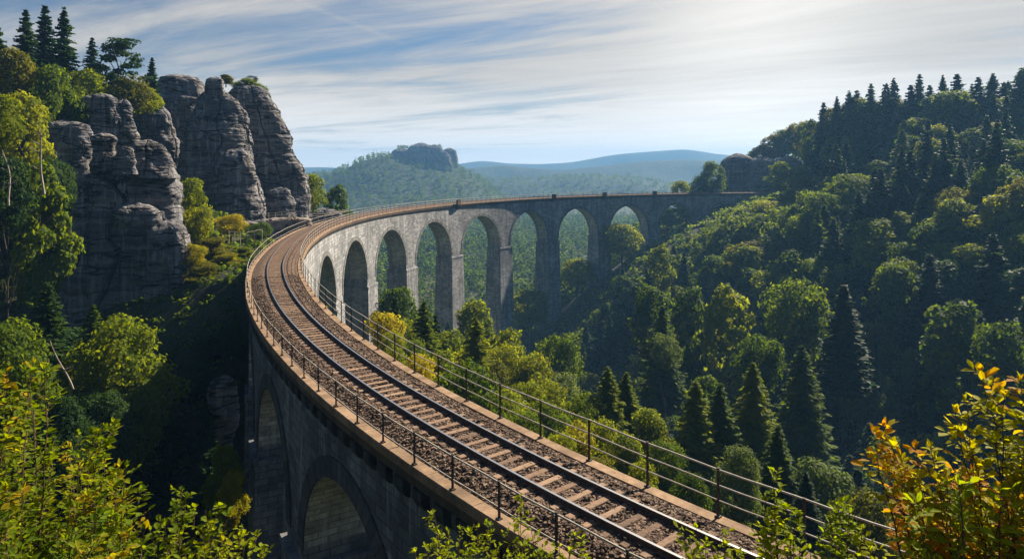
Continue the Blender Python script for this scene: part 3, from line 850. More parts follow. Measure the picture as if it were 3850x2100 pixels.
# ------------------------------------------------------------------ railings
def railing(label, sg, s0, s1, step, hgt, rails, npart, rtop):
    n0 = sg * 2.55
    root = empty('railing', tuple(PT(20, n0, -0.41)))
    RO = np.array(root.location)
    tag(root, label, 'railing')
    def rb(mb, name, mats):
        o = mb.build(name, mats, root); o.data.transform(Matrix.Translation(tuple(-RO))); return o
    ssq = np.concatenate([np.arange(s0, 100, 0.9), np.arange(100, s1, 2.0)])
    for h_, r_ in rails:
        mb = MB(); sag = 0.012 * np.sin(ssq * 1.7) + 0.01 * np.sin(ssq * 0.61)
        mb.tube(PT(ssq, n0, 0.0) + np.stack([0 * ssq, 0 * ssq, -0.41 + h_ + sag], -1), r_, 6)
        rb(mb, 'rail_tube', [M['wire']])
    fm = MB(); k = 0
    for s_ in np.arange(s0, s1, step):
        mb = MB() if k < npart else fm
        p = PT(s_, n0, -0.41); rz = head(s_)
        mb.box(p + (0, 0, hgt / 2), (0.075, 0.05, hgt), rz + rnd.uniform(-.05, .05))
        mb.box(p + (0, 0, 0.02), (0.17, 0.15, 0.04), rz)
        mb.box(p + (0, 0, hgt + 0.01), (0.085, 0.07, 0.05), rz)
        if k < npart: rb(mb, 'post', [M['post']])
        k += 1
    if k > npart: tag(rb(fm, 'posts', [M['post']]), kind='stuff')
railing('rusty two-rail iron railing along the outer edge of the curve, nearer the rock towers', -1, -8, 300, 2.4, 1.12, [(1.10, 0.030), (0.34, 0.024)], 96, 1.1)
railing('tall three-rail iron railing along the inner edge above the valley trees', 1, -12, 388, 2.7, 1.46, [(1.45, 0.030), (0.98, 0.024), (0.52, 0.022)], 98, 1.45)
# ------------------------------------------------------------------ rock towers
def rock_mesh(name, Y, outline, seed, depth=0.85, power=3.1, strata=(0.55, 1.5), bulge=0.5, rough=1.0, cracks=3, nr=280, nc=230, base=None, mat='rock', top_flat=0.5, ledge=0.4, scale=1.0):
    """outline: rows (py, left px, right px) as seen from the camera; turned into metres at distance Y"""
    r_ = np.random.default_rng(seed)
    o = np.array(sorted(outline), float)
    z = CAMZ + (HOR - o[:, 0]) * Y / F
    xl = (o[:, 1] - 512) * Y / F; xr = (o[:, 2] - 512) * Y / F
    c, hw = (xl + xr) / 2, (xr - xl) / 2
    # the plan is turned to face along the sight line and stands at its own distance
    th = math.atan2(float(c.mean()), Y); ux, uy, vx, vy = math.cos(th), -math.sin(th), math.sin(th), math.cos(th)
    hw = hw * (1.08 if scale > 0.65 else 1.02) * math.cos(th) * (1 + hw.max() * depth * math.cos(th) / Y)
    if base is not None and base < z[-1]:
        z = np.append(z, base); c = np.append(c, c[-1]); hw = np.append(hw, hw[-1] * 1.06)
    ztop, zbot = z[0], z[-1]
    # more rows near the top so that the dome closes roundly
    u = np.linspace(0, 1, nr)
    zv = CAMZ + (HOR - o[-1, 0]) * Y / F
    zz_ = np.interp(u, [0, 0.88, 1.0], [ztop, min(zv, ztop - 0.5), zbot - 0.01])
    order = np.argsort(z)
    cz = np.interp(zz_, z[order], c[order]); hz = np.interp(zz_, z[order], hw[order])
    ker = np.ones(5) / 5
    hz = np.convolve(np.pad(hz, 2, 'edge'), ker, 'valid'); cz = np.convolve(np.pad(cz, 2, 'edge'), ker, 'valid')
    cap = np.clip((ztop - zz_) / (top_flat * hw[0] + 0.4), 0, 1)
    hz = hz * np.sqrt(np.clip(1 - (1 - cap) ** 2, 0.0, 1))
    nf = int(nc * 0.72)     # more columns on the side that is seen
    a = np.concatenate([np.linspace(np.pi * 0.95, np.pi * 2.05, nf, endpoint=False), np.linspace(np.pi * 0.05, np.pi * 0.95, nc - nf, endpoint=False)])
    ca, sa = np.cos(a), np.sin(a)
    sq = 1.0 / (np.abs(ca) ** power + np.abs(sa) ** power) ** (1 / power)
    W0 = hw.max()
    A, Z = np.meshgrid(a, zz_)
    rad = hz[:, None] * sq[None]
    lx = rad * ca[None]; ly = W0 * depth + rad * sa[None] * depth
    X = cz[:, None] + lx * ux + ly * vx; Yy = Y + lx * uy + ly * vy
    Pn = np.stack([X, Yy, Z], -1)
    # horizontal beds: rounded courses parted by narrow grooves
    warp = 0.45 * fbm(Pn / (3.5 * scale), seed + 3, 3)
    zq = Z + warp
    edges = [zbot - 2]
    while edges[-1] < ztop + 2: edges.append(edges[-1] + r_.uniform(*strata) * scale)
    edges = np.array(edges)
    idx = np.clip(np.searchsorted(edges, zq) - 1, 0, len(edges) - 2)
    uu = (zq - edges[idx]) / (edges[idx + 1] - edges[idx])
    offs = r_.uniform(-1, 1, len(edges)); keep = r_.uniform(0.15, 1.0, len(edges))
    dist = np.minimum(uu, 1 - uu)
    groove = -bulge * scale * keep[idx] * np.exp(-(dist / 0.075) ** 2)
    loc = sstep(-0.35, 0.35, vnoise(Pn / (4.0 * scale), seed + 31))
    d = groove * (0.35 + 0.65 * loc) + ledge * scale * offs[idx] * 0.28 * (0.4 + 0.6 * loc)
    # big swells, blocks, pitting
    d += rough * scale * (0.70 * fbm(Pn / (5.0 * scale), seed, 3) + 0.17 * fbm(Pn / (1.5 * scale) * np.array([1, 1, 1.8]), seed + 9, 3))
    d += 0.055 * scale * rough * fbm(Pn / (0.5 * scale) * np.array([1, 1, 1.7]), seed + 14, 3)
    # small laminae
    d += 0.03 * scale * vnoise(np.stack([Pn[..., 0] * 0.15, Pn[..., 1] * 0.15, zq * 2.6 / scale], -1), seed + 88)
    d -= 0.05 * scale * rough
    # upright joints
    for k in range(cracks):
        a0 = r_.uniform(np.pi * 1.02, np.pi * 1.98); wd = r_.uniform(0.014, 0.034)
        wander = a0 + 0.14 * vnoise(np.stack([Z / 3.0, Z * 0 + k, Z * 0], -1), seed + 50 + k)
        dd = np.abs((A - wander + np.pi) % (2 * np.pi) - np.pi)
        z1 = r_.uniform(zbot, ztop); gate = sstep(-3, 3, (z1 - Z) * (1 if r_.uniform() < 0.6 else -1))
        d -= 1.5 * scale * np.exp(-(dd / wd) ** 2) * (0.35 + 0.65 * gate)
    fade = np.clip(hz / (0.35 * W0), 0.0, 1)[:, None]
    d = d * fade
    dirx = ca[None] * ux + sa[None] * vx + 0 * Z; diry = ca[None] * uy + sa[None] * vy + 0 * Z
    X = X + d * dirx; Yy = Yy + d * diry
    Z2 = Z + (0.25 * scale * fbm(Pn / (1.6 * scale), seed + 77, 3)) * (1 - cap[:, None] * 0.6)
    mb = MB()
    P = np.stack([X, Yy, Z2], -1)
    P = np.concatenate([P, P[:, :1]], 1)
    mb.grid(P, np.stack([P[..., 0], P[..., 2]], -1))
    topc = P[0].mean(0); b = len(P[0]) - 1
    V = np.vstack([P[0, :-1], topc[None]])
    i = np.arange(b); j = (i + 1) % b
    mb.add(V, np.stack([i, j, np.full(b, b), np.full(b, b)], -1)[:, [0, 1, 2, 2]][:0])
    me = make_mesh(name, np.vstack([np.concatenate(mb.V), topc[None]]), [np.concatenate(mb.Q), np.stack([i, j, np.full(b, len(np.concatenate(mb.V)))], -1)], [M[mat]], smooth=True)
    return me
def rock(name, label, Y, outline, seed, cat='rock', parent=None, group=None, **kw):
    me = rock_mesh(name, Y, outline, seed, **kw)
    if parent is None:
        z0 = min(v.co.z for v in me.vertices); x0 = float(np.mean([v.co.x for v in me.vertices])); y0 = float(np.mean([v.co.y for v in me.vertices]))
        o = obj(name, me, None, (x0, y0, z0)); me.transform(Matrix.Translation((-x0, -y0, -z0)))
        tag(o, label, cat, group)
    else:
        me.transform(Matrix.Translation(tuple(-parent.location)))
        o = obj(name, me, parent)
    return o

# front left tower with its crown of knobs
tA = rock('rock_tower', 'broad front rock tower split by level cracks, with pale streaks down its face', 78,
     [(166, 92, 178), (172, 84, 180), (185, 82, 182), (198, 84, 184), (203, 84, 182), (215, 82, 183), (235, 80, 184), (262, 76, 185), (290, 68, 180), (318, 62, 178), (335, 60, 178)], 21, cat='rock tower', base=-26, cracks=3, power=3.4, depth=0.8, top_flat=0.22, strata=(1.6, 4.2), rough=0.8)
rock('knob', '', 79, [(139, 135, 160), (143, 131, 166), (150, 130, 170), (160, 131, 172), (170, 130, 175), (178, 130, 176)], 31, parent=tA, cracks=1, nr=80, nc=110, scale=0.6, strata=(0.5, 1.3), depth=0.9)
rock('knob', '', 77.5, [(132, 95, 114), (137, 91, 118), (146, 93, 115), (158, 93, 116), (172, 90, 118)], 32, parent=tA, cracks=1, nr=70, nc=100, scale=0.55, strata=(0.6, 1.4))
rock('knob', '', 76.5, [(144, 120, 130), (150, 118, 133), (158, 117, 136), (168, 117, 135), (174, 116, 137)], 33, parent=tA, cracks=0, nr=60, nc=90, scale=0.45, strata=(0.5, 1.0))
rock('side_pillar', '', 76.5, [(222, 152, 180), (228, 148, 184), (240, 147, 185), (262, 147, 186), (290, 146, 181), (318, 146, 177), (335, 146, 177)], 34, parent=tA, base=-24, cracks=1, nr=110, nc=120, scale=0.7, strata=(1.2, 3.0))
rock('overhang', '', 76.0, [(202, 120, 140), (206, 114, 152), (213, 114, 160), (220, 118, 163), (226, 128, 160)], 35, parent=tA, cracks=0, nr=60, nc=110, scale=0.5, strata=(0.5, 1.2), depth=0.6)

rock('rock_tower', 'dark-capped upright rock block behind the front tower with a honeycombed pale side', 97,
     [(92, 92, 110), (96, 86, 115), (104, 84, 117), (118, 83, 121), (130, 84, 119), (142, 86, 118), (160, 84, 122)], 41, cat='rock tower', base=-14, cracks=2, scale=0.7, top_flat=0.4, strata=(0.5, 1.3))
rock('rock_tower', 'slim rounded rock shoulder wedged right of the dark-capped block', 99,
     [(98, 118, 128), (103, 115, 132), (118, 114, 135), (140, 115, 138), (160, 114, 142)], 42, cat='rock tower', base=-12, cracks=1, scale=0.6, nr=110, nc=120)
rock('rock_tower', 'low rounded rock hump among the trees left of the front tower', 92,
     [(118, 52, 76), (123, 46, 84), (132, 44, 88), (146, 44, 90), (165, 42, 92)], 43, cat='rock tower', base=-12, cracks=1, scale=0.7, nr=100, nc=130)
tD = rock('rock_tower', 'widest back rock tower with a flat round cap on its top', 132,
     [(86, 140, 196), (92, 134, 200), (110, 132, 203), (135, 136, 200), (165, 140, 198), (190, 142, 200), (215, 142, 200)], 51, cat='rock tower', base=-10, cracks=3, depth=0.8, top_flat=0.35, strata=(0.6, 2.0))
rock('cap', '', 134, [(72, 166, 190), (75, 161, 198), (80, 157, 202), (88, 155, 204), (96, 154, 204)], 52, parent=tD, cracks=0, scale=0.5, nr=70, nc=120, top_flat=0.25)
rock('shoulder', '', 128, [(101, 148, 160), (106, 145, 165), (118, 142, 172), (140, 140, 178), (170, 142, 180)], 53, parent=tD, cracks=1, scale=0.7, nr=90, nc=120)
tE = rock('rock_tower', 'tall tapering middle rock tower banded with level ledges beside the wide back tower', 118,
     [(85, 210, 226), (90, 204, 230), (99, 198, 240), (115, 192, 244), (134, 187, 248), (160, 182, 250), (186, 179, 256), (205, 180, 260), (224, 190, 262)], 61, cat='rock tower', base=-8, cracks=3, top_flat=0.3, depth=0.85, strata=(0.6, 1.5), ledge=0.6)
rock('cap', '', 121, [(75, 211, 219), (78, 206, 223), (86, 205, 224), (94, 205, 225)], 62, parent=tE, cracks=0, scale=0.4, nr=50, nc=80)
rock('front_buttress', '', 114, [(148, 226, 246), (154, 220, 250), (165, 216, 254), (185, 212, 259), (205, 212, 262), (224, 212, 262)], 63, parent=tE, cracks=1, scale=0.7, nr=100, nc=130, base=-4)
tF = rock('rock_tower', 'right-hand rock tower nearest the track, shrub-topped and stepped on its right', 131,
     [(82, 238, 262), (90, 232, 268), (99, 231, 271), (111, 234, 277), (134, 240, 287), (138, 240, 290), (152, 244, 291), (164, 248, 299), (180, 252, 304), (200, 254, 307), (215, 258, 307), (222, 262, 307)], 71, cat='rock tower', base=-6, cracks=3, top_flat=0.3, depth=0.85, strata=(0.6, 1.6), ledge=0.6)
rock('front_boulder', '', 128, [(186, 272, 286), (190, 266, 292), (200, 264, 294), (212, 264, 294), (222, 262, 296)], 72, parent=tF, cracks=1, scale=0.6, nr=70, nc=110, base=-4)
rock('rock_ledge', 'pale broken rock ledge between the rock towers and the track', 122,
     [(217, 276, 306), (219, 262, 311), (225, 258, 312), (234, 256, 312)], 81, cat='rock ledge', base=-5, cracks=4, scale=0.55, nr=70, nc=170, mat='rock_pale', depth=0.35, top_flat=0.1, strata=(0.5, 1.0))
rock('rock_ledge', 'pale rock foot below the middle rock tower beside a yellow bush', 110,
     [(219, 236, 252), (224, 231, 258), (232, 229, 260), (243, 228, 262)], 82, cat='rock ledge', base=-8, cracks=2, scale=0.5, nr=60, nc=120, mat='rock_pale', depth=0.5)
rock('boulder', 'brown boulder beside the far end of the rock towers and the railing', 153,
     [(208, 318, 330), (211, 312, 338), (216, 309, 344), (222, 308, 348)], 83, cat='boulder', base=-20, cracks=1, scale=0.5, nr=50, nc=110, depth=0.6)
rock('rock_tower', 'dark smooth rock wall deep in the shaded gully beside the near viaduct pier', 58,
     [(378, 216, 232), (386, 210, 237), (400, 208, 240), (420, 208, 240), (440, 208, 237), (462, 208, 234)], 84, cat='rock wall', base=-34, cracks=1, scale=0.6, nr=120, nc=120, strata=(1.5, 4))
0 and rock('rock_tower', 'tall shaded rock slab in the gully below the front rock tower', 66,
     [(330, 176, 200), (345, 170, 206), (380, 168, 208), (420, 168, 208)], 85, cat='rock wall', base=-34, cracks=2, scale=0.6, nr=120, nc=120, strata=(1.5, 4))

# rocks at the far end of the viaduct: three round heads side by side
for k, (lab, Yr, ol) in enumerate((
    ('leftmost and darkest of the three round rock heads at the far viaduct end', 312, [(152.5, 730, 746), (157, 724, 752), (166, 720, 755), (180, 718, 756), (194, 719, 756)]),
    ('middle round rock head of three beyond the far viaduct end', 308, [(155, 754, 768), (160, 749, 774), (168, 746, 776), (180, 745, 777), (195, 745, 777)]),
    ('right-hand round rock head of three, half covered by hillside trees', 304, [(155, 780, 794), (160, 774, 801), (168, 771, 804), (180, 769, 806), (196, 769, 806)]))):
    rock('rock_dome', lab, Yr, ol, 91 + k, cat='rock', base=-8, cracks=1, scale=0.9, nr=110, nc=130, strata=(1.5, 4), bulge=0.3, rough=0.5, mat='rock', top_flat=1.0)

# table rock on the distant hill
tT = rock('table_rock', 'flat-topped pillared rock crowning the distant blue-green hill', 1180, [(155, 404, 430), (158, 397, 438), (164, 394, 443), (172, 393, 447), (188, 396, 452), (200, 400, 456)], 101, cat='rock', scale=4.4, rough=0.8, cracks=7, mat='rock_far', depth=0.5, top_flat=0.35, strata=(2, 5))
for k, ol in enumerate(([(147, 395, 406), (151, 392, 412), (162, 391, 416), (185, 392, 418)], [(142, 414, 428), (145, 409, 434), (158, 408, 437), (180, 410, 440)], [(144, 430, 439), (149, 426, 443), (160, 425, 445), (190, 427, 447)], [(152, 419, 427), (157, 416, 431), (170, 415, 433), (190, 416, 435)], [(150, 440, 446), (155, 437, 450), (168, 436, 453), (190, 437, 456)])):
    rock('pillar', '', 1160 - 5 * k, ol, 103 + k, parent=tT, scale=3.4, rough=0.5, cracks=1, mat='rock_far', nr=80, nc=90, strata=(2, 5), top_flat=1.0)
rock('rock_dome', 'lone rounded rock stump standing right of the distant flat-topped rock', 1195, [(147, 446, 452), (150, 443, 455), (158, 442, 457), (172, 443, 458), (185, 444, 459)], 111, cat='rock', scale=3.4, rough=0.5, cracks=1, mat='rock_far', nr=80, nc=90, strata=(2, 5), top_flat=0.9)

# ------------------------------------------------------------------ path rails by the rocks
def path_rail(label, pts, hgt=1.05, n=7, sag=0.0):
    pts = np.array(pts, float)
    root = empty('path_railing', tuple(pts[0])); tag(root, label, 'railing')
    tt = np.linspace(0, 1, n); L = np.linspace(0, 1, len(pts))
    P = np.stack([np.interp(tt, L, pts[:, i]) for i in range(3)], 1) - pts[0]
    for h_ in (hgt, hgt * 0.55):
        mb = MB(); mb.tube(P + (0, 0, h_), 0.045, 6); mb.build('handrail', M['plank'], root)
    for p in P:
        mb = MB(); mb.tube(np.array([p + (0, 0, -0.5), p + (0, 0, hgt + 0.08)]), 0.055, 6); mb.build('post', M['plank'], root)
path_rail('weathered wooden path rail on top of the pale rock ledge', [at(262, 219, 121), at(285, 217, 122), at(309, 216.5, 123)], 1.0, 8)
path_rail('weathered wooden path rail dropping from the yellow bush to the outer track edge', [at(229, 239, 92), at(243, 241, 91), at(262, 237, 93)], 1.1, 6)
path_rail('thin wooden rail on the bank beyond the brown boulder', [at(312, 218, 148), at(328, 218, 152), at(348, 213, 158)], 1.0, 6)
# ------------------------------------------------------------------ trees
def leaf_quads(C, Nrm, size, r_, aspect=1.6, jitter=0.55):
    """diamond leaf clusters: centre C, facing roughly Nrm"""
    n = len(C)
    N_ = Nrm + r_.normal(0, jitter, (n, 3)); N_ /= np.linalg.norm(N_, axis=1)[:, None] + 1e-9
    T = np.cross(N_, r_.normal(0, 1, (n, 3))); T /= np.linalg.norm(T, axis=1)[:, None] + 1e-9
    B = np.cross(N_, T)
    s_ = (size if np.ndim(size) else np.full(n, size))[:, None]
    V = np.stack([C - T * s_ * aspect * .5, C + B * s_ * .5 - T * s_ * .05, C + T * s_ * aspect * .5, C - B * s_ * .5 + T * s_ * .1], 1)
    return V.reshape(-1, 3), np.arange(4 * n).reshape(n, 4)

def trunk_mb(H, r0, seed, lean=0.02, limbs=7, conifer=False):
    r_ = np.random.default_rng(seed)
    mb = MB()
    k = 8
    zs = np.linspace(-1.5, H * (0.97 if conifer else 0.78), k)
    pts = np.stack([np.cumsum(r_.normal(0, lean * H / k, k)), np.cumsum(r_.normal(0, lean * H / k, k)), zs], 1)
    pts[:, :2] -= pts[1, :2]
    mb.tube(pts, r0 * (1.0 - np.linspace(0, 0.93, k)) + 0.015, 8)
    for i in range(limbs):
        z0 = r_.uniform(0.3, 0.72) * H; p0 = np.array([np.interp(z0, zs, pts[:, j]) for j in range(2)] + [z0])
        a = r_.uniform(0, 6.28); L = r_.uniform(0.14, 0.26) * H
        q = np.array([p0 + np.array([math.cos(a) * L * u, math.sin(a) * L * u, L * (0.55 * u + 0.35 * u * u)]) for u in np.linspace(0, 1, 5)])
        mb.tube(q, np.linspace(r0 * 0.42, 0.02, 5), 6)
    return mb

def broad_crown(seed, H=16.0, Rr=5.0, lobes=34, per=210, leaf=0.36, z0=0.30, flat=1.0, round_=0.75, gap=0.0):
    r_ = np.random.default_rng(seed)
    Cs, Ns = [], []
    zc, hz = H * (z0 + 1) / 2, H * (1 - z0) / 2
    for i in range(lobes):
        t_ = (i + 0.5) / lobes
        zz_ = -0.92 + 1.86 * t_
        a = i * 2.399963 + r_.uniform(-.5, .5)
        prof = math.sqrt(max(0.02, 1 - zz_ * zz_)) * (1.0 - 0.28 * max(zz_, 0) * round_) * (0.75 if zz_ < -0.5 else 1)
        rr = prof * Rr * r_.uniform(0.42, 0.98)
        c = np.array([rr * math.cos(a), rr * math.sin(a), zc + zz_ * hz * 0.84])
        lr = Rr * r_.uniform(0.19, 0.44)
        n = int(per * (lr / (Rr * .33)) ** 2)
        d = r_.normal(0, 1, (n, 3)); d[:, 2] += 0.35
        d /= np.linalg.norm(d, axis=1)[:, None]
        rad = lr * r_.uniform(0.62, 1.12, n)
        rad = rad * (1 + 0.28 * vnoise(d * 2.3 + i * 7.7, seed))
        p = c + d * rad[:, None] * np.array([1, 1, 0.72 * flat])
        Cs.append(p); out = d * 0.6 + (p - np.array([0, 0, zc])) / Rr * 0.5 + np.array([0, 0, 0.35]); Ns.append(out)
    C = np.concatenate(Cs); N_ = np.concatenate(Ns)
    V, Q = leaf_quads(C, N_, leaf * r_.uniform(0.6, 1.35, len(C)), r_)
    sh = np.clip(0.5 + 0.5 * vnoise(C / 1.1, seed + 5) * 0.7 + r_.normal(0, 0.16, len(C)), 0, 1)
    return V, Q, sh

def conifer_crown(seed, H=20.0, Rr=3.3, layers=30, br=10, segs=13, leaf=0.17, z0=0.10, droop=0.35, ragged=0.18):
    r_ = np.random.default_rng(seed)
    Cs, Ts, Ls, Ws = [], [], [], []
    for i in range(layers * 3):
        t_ = (i + r_.uniform(0, 1.0)) / (layers * 3)
        z = H * (z0 + (0.985 - z0) * t_)
        R0 = Rr * (1 - t_) ** 0.68 * min(1.0, 0.55 + 3.0 * t_) + 0.08
        nb = max(2, int(round(br / 3 * (0.45 + 0.55 * (1 - t_)))))
        for b in range(nb):
            a = b / nb * 6.283 + i * 2.4 + r_.uniform(-.4, .4)
            L = R0 * r_.uniform(1 - 2.2 * ragged, 1 + ragged)
            if L < 0.08: continue
            ns = max(3, int(segs * (0.35 + 0.65 * L / Rr)))
            u = (np.arange(ns) + r_.uniform(0.1, 0.9, ns)) / ns
            rad = L * u
            dz = 0.12 * L * u - droop * L * u ** 1.6 + 0.16 * L * u ** 4
            side = r_.choice([-1, 1], ns)
            d = np.array([math.cos(a), math.sin(a), 0]); pd = np.array([-math.sin(a), math.cos(a), 0])
            fl = (0.12 + 0.30 * L * (1 - u) ** 0.7 * np.minimum(1, u * 4 + .2)) * r_.uniform(0.5, 1.1, ns)
            c = d * rad[:, None] + np.array([0, 0, z + r_.uniform(-.6, .6) * H / layers]) + np.stack([0 * u, 0 * u, dz], 1) + pd * (side * fl * 0.5)[:, None]
            tdir = d * 0.8 + pd * (side * 0.75)[:, None] + np.stack([0 * u, 0 * u, -0.25 + 0.25 * r_.normal(0, 1, ns)], 1)
            Cs.append(c); Ts.append(tdir); Ls.append(fl * 1.5 + 0.22); Ws.append(np.full(ns, leaf) * r_.uniform(0.8, 1.9, ns))
    C = np.concatenate(Cs); T = np.concatenate(Ts); T /= np.linalg.norm(T, axis=1)[:, None]; L = np.concatenate(Ls)[:, None]; W_ = np.concatenate(Ws)[:, None]
    n = len(C)
    up = np.array([0, 0, 1.0]) + r_.normal(0, 0.45, (n, 3))
    B = np.cross(T, up); B /= np.linalg.norm(B, axis=1)[:, None] + 1e-9
    V = np.stack([C - T * L * .5, C + B * W_ - T * L * .1, C + T * L * .55, C - B * W_ - T * L * .1], 1).reshape(-1, 3)
    sh = np.clip(0.45 + 0.35 * vnoise(C / 0.9, seed) + r_.normal(0, 0.15, n), 0, 1)
    return V, np.arange(4 * n).reshape(n, 4), sh

def crown_mesh(fn, name, **kw):
    V, Q, sh = fn(**kw)
    me = make_mesh(name, V, [Q], [M['leaf_mid']], attr={'shade': sh})
    return me, kw.get('H')
VAR = {'broad': [], 'broad_fine': [], 'conifer': [], 'conifer_fine': [], 'pine': []}
for i in range(5):
    H_ = 15.0; me, _ = crown_mesh(broad_crown, 'crown', seed=200 + i, H=H_, Rr=[4.6, 5.4, 4.2, 5.0, 3.6][i], round_=[.6, .3, 1.0, .8, 1.2][i], z0=[.28, .34, .2, .25, .15][i], lobes=[32, 38, 30, 36, 26][i], per=190, leaf=0.36)
    VAR['broad'].append((me, trunk_mb(H_, 0.30, 300 + i).mesh('trunk', [M['bark']]), H_, [4.6, 5.4, 4.2, 5.0, 3.6][i]))
for i in range(3):
    H_ = 13.0; me, _ = crown_mesh(broad_crown, 'crown', seed=220 + i, H=H_, Rr=[4.6, 4.0, 3.4][i], round_=.7, z0=[.22, .18, .12][i], lobes=46, per=400, leaf=0.20)
    VAR['broad_fine'].append((me, trunk_mb(H_, 0.24, 320 + i, limbs=10).mesh('trunk', [M['bark']]), H_, [4.6, 4.0, 3.4][i]))
for i in range(4):
    H_ = 20.0; Rr = [3.3, 2.8, 3.7, 3.0][i]
    me, _ = crown_mesh(conifer_crown, 'crown', seed=240 + i, H=H_, Rr=Rr, layers=[38, 42, 36, 40][i], br=12, segs=16, leaf=0.24, ragged=[.12, .16, .12, .2][i])
    VAR['conifer'].append((me, trunk_mb(H_, 0.26, 340 + i, lean=0.004, limbs=0, conifer=True).mesh('trunk', [M['bark']]), H_, Rr))
for i in range(2):
    H_ = 20.0; Rr = [3.6, 3.1][i]
    me, _ = crown_mesh(conifer_crown, 'crown', seed=260 + i, H=H_, Rr=Rr, layers=46, br=15, segs=28, leaf=0.11, ragged=.13)
    VAR['conifer_fine'].append((me, trunk_mb(H_, 0.26, 360 + i, lean=0.003, limbs=0, conifer=True).mesh('trunk', [M['bark']]), H_, Rr))
# open-crowned pines of the left skyline
for i in range(2):
    H_ = 18.0; Rr = [3.4, 2.6][i]
    me, _ = crown_mesh(broad_crown, 'crown', seed=270 + i, H=H_, Rr=Rr, lobes=[24, 18][i], per=[150, 110][i], leaf=0.30, z0=[.45, .4][i], flat=0.55, round_=0.9)
    VAR['pine'].append((me, trunk_mb(H_, 0.24, 370 + i, lean=0.006, limbs=6).mesh('trunk', [M['bark']]), H_, Rr))

def bare_copy(me, parent, name, mat):
    o = obj(name, me, parent)
    if mat is not None:
        o.material_slots[0].link = 'OBJECT'; o.material_slots[0].material = mat
    return o
def tree(kind, x, y, z, H, width, tint, label, group=None, var=None, name=None, tall=None):
    vs_ = VAR[kind]; k = rnd.randrange(len(vs_)) if var is None else var % len(vs_)
    me, tm, H0, R0 = vs_[k]
    nm = name or ('conifer' if kind.startswith('conifer') else 'pine_tree' if kind == 'pine' else 'broadleaf_tree')
    e = empty(nm, (x, y, z), rnd.uniform(0, 6.28))
    sxy = width / (2.0 * R0)
    tag(e, label, 'tree', group)
    tr_ = bare_copy(tm, e, 'trunk', None); tr_.scale = (min(sxy, 1.3), min(sxy, 1.3), H / H0)
    cr_ = bare_copy(me, e, 'crown', M[tint])
    sz = min(H / H0, (tall or 2.7) * width / H0) if kind.startswith('conifer') else min(H / H0, (tall or 1.3) * sxy)
    cr_.scale = (sxy, sxy, sz); cr_.location = (0, 0, H - sz * H0)
    return e

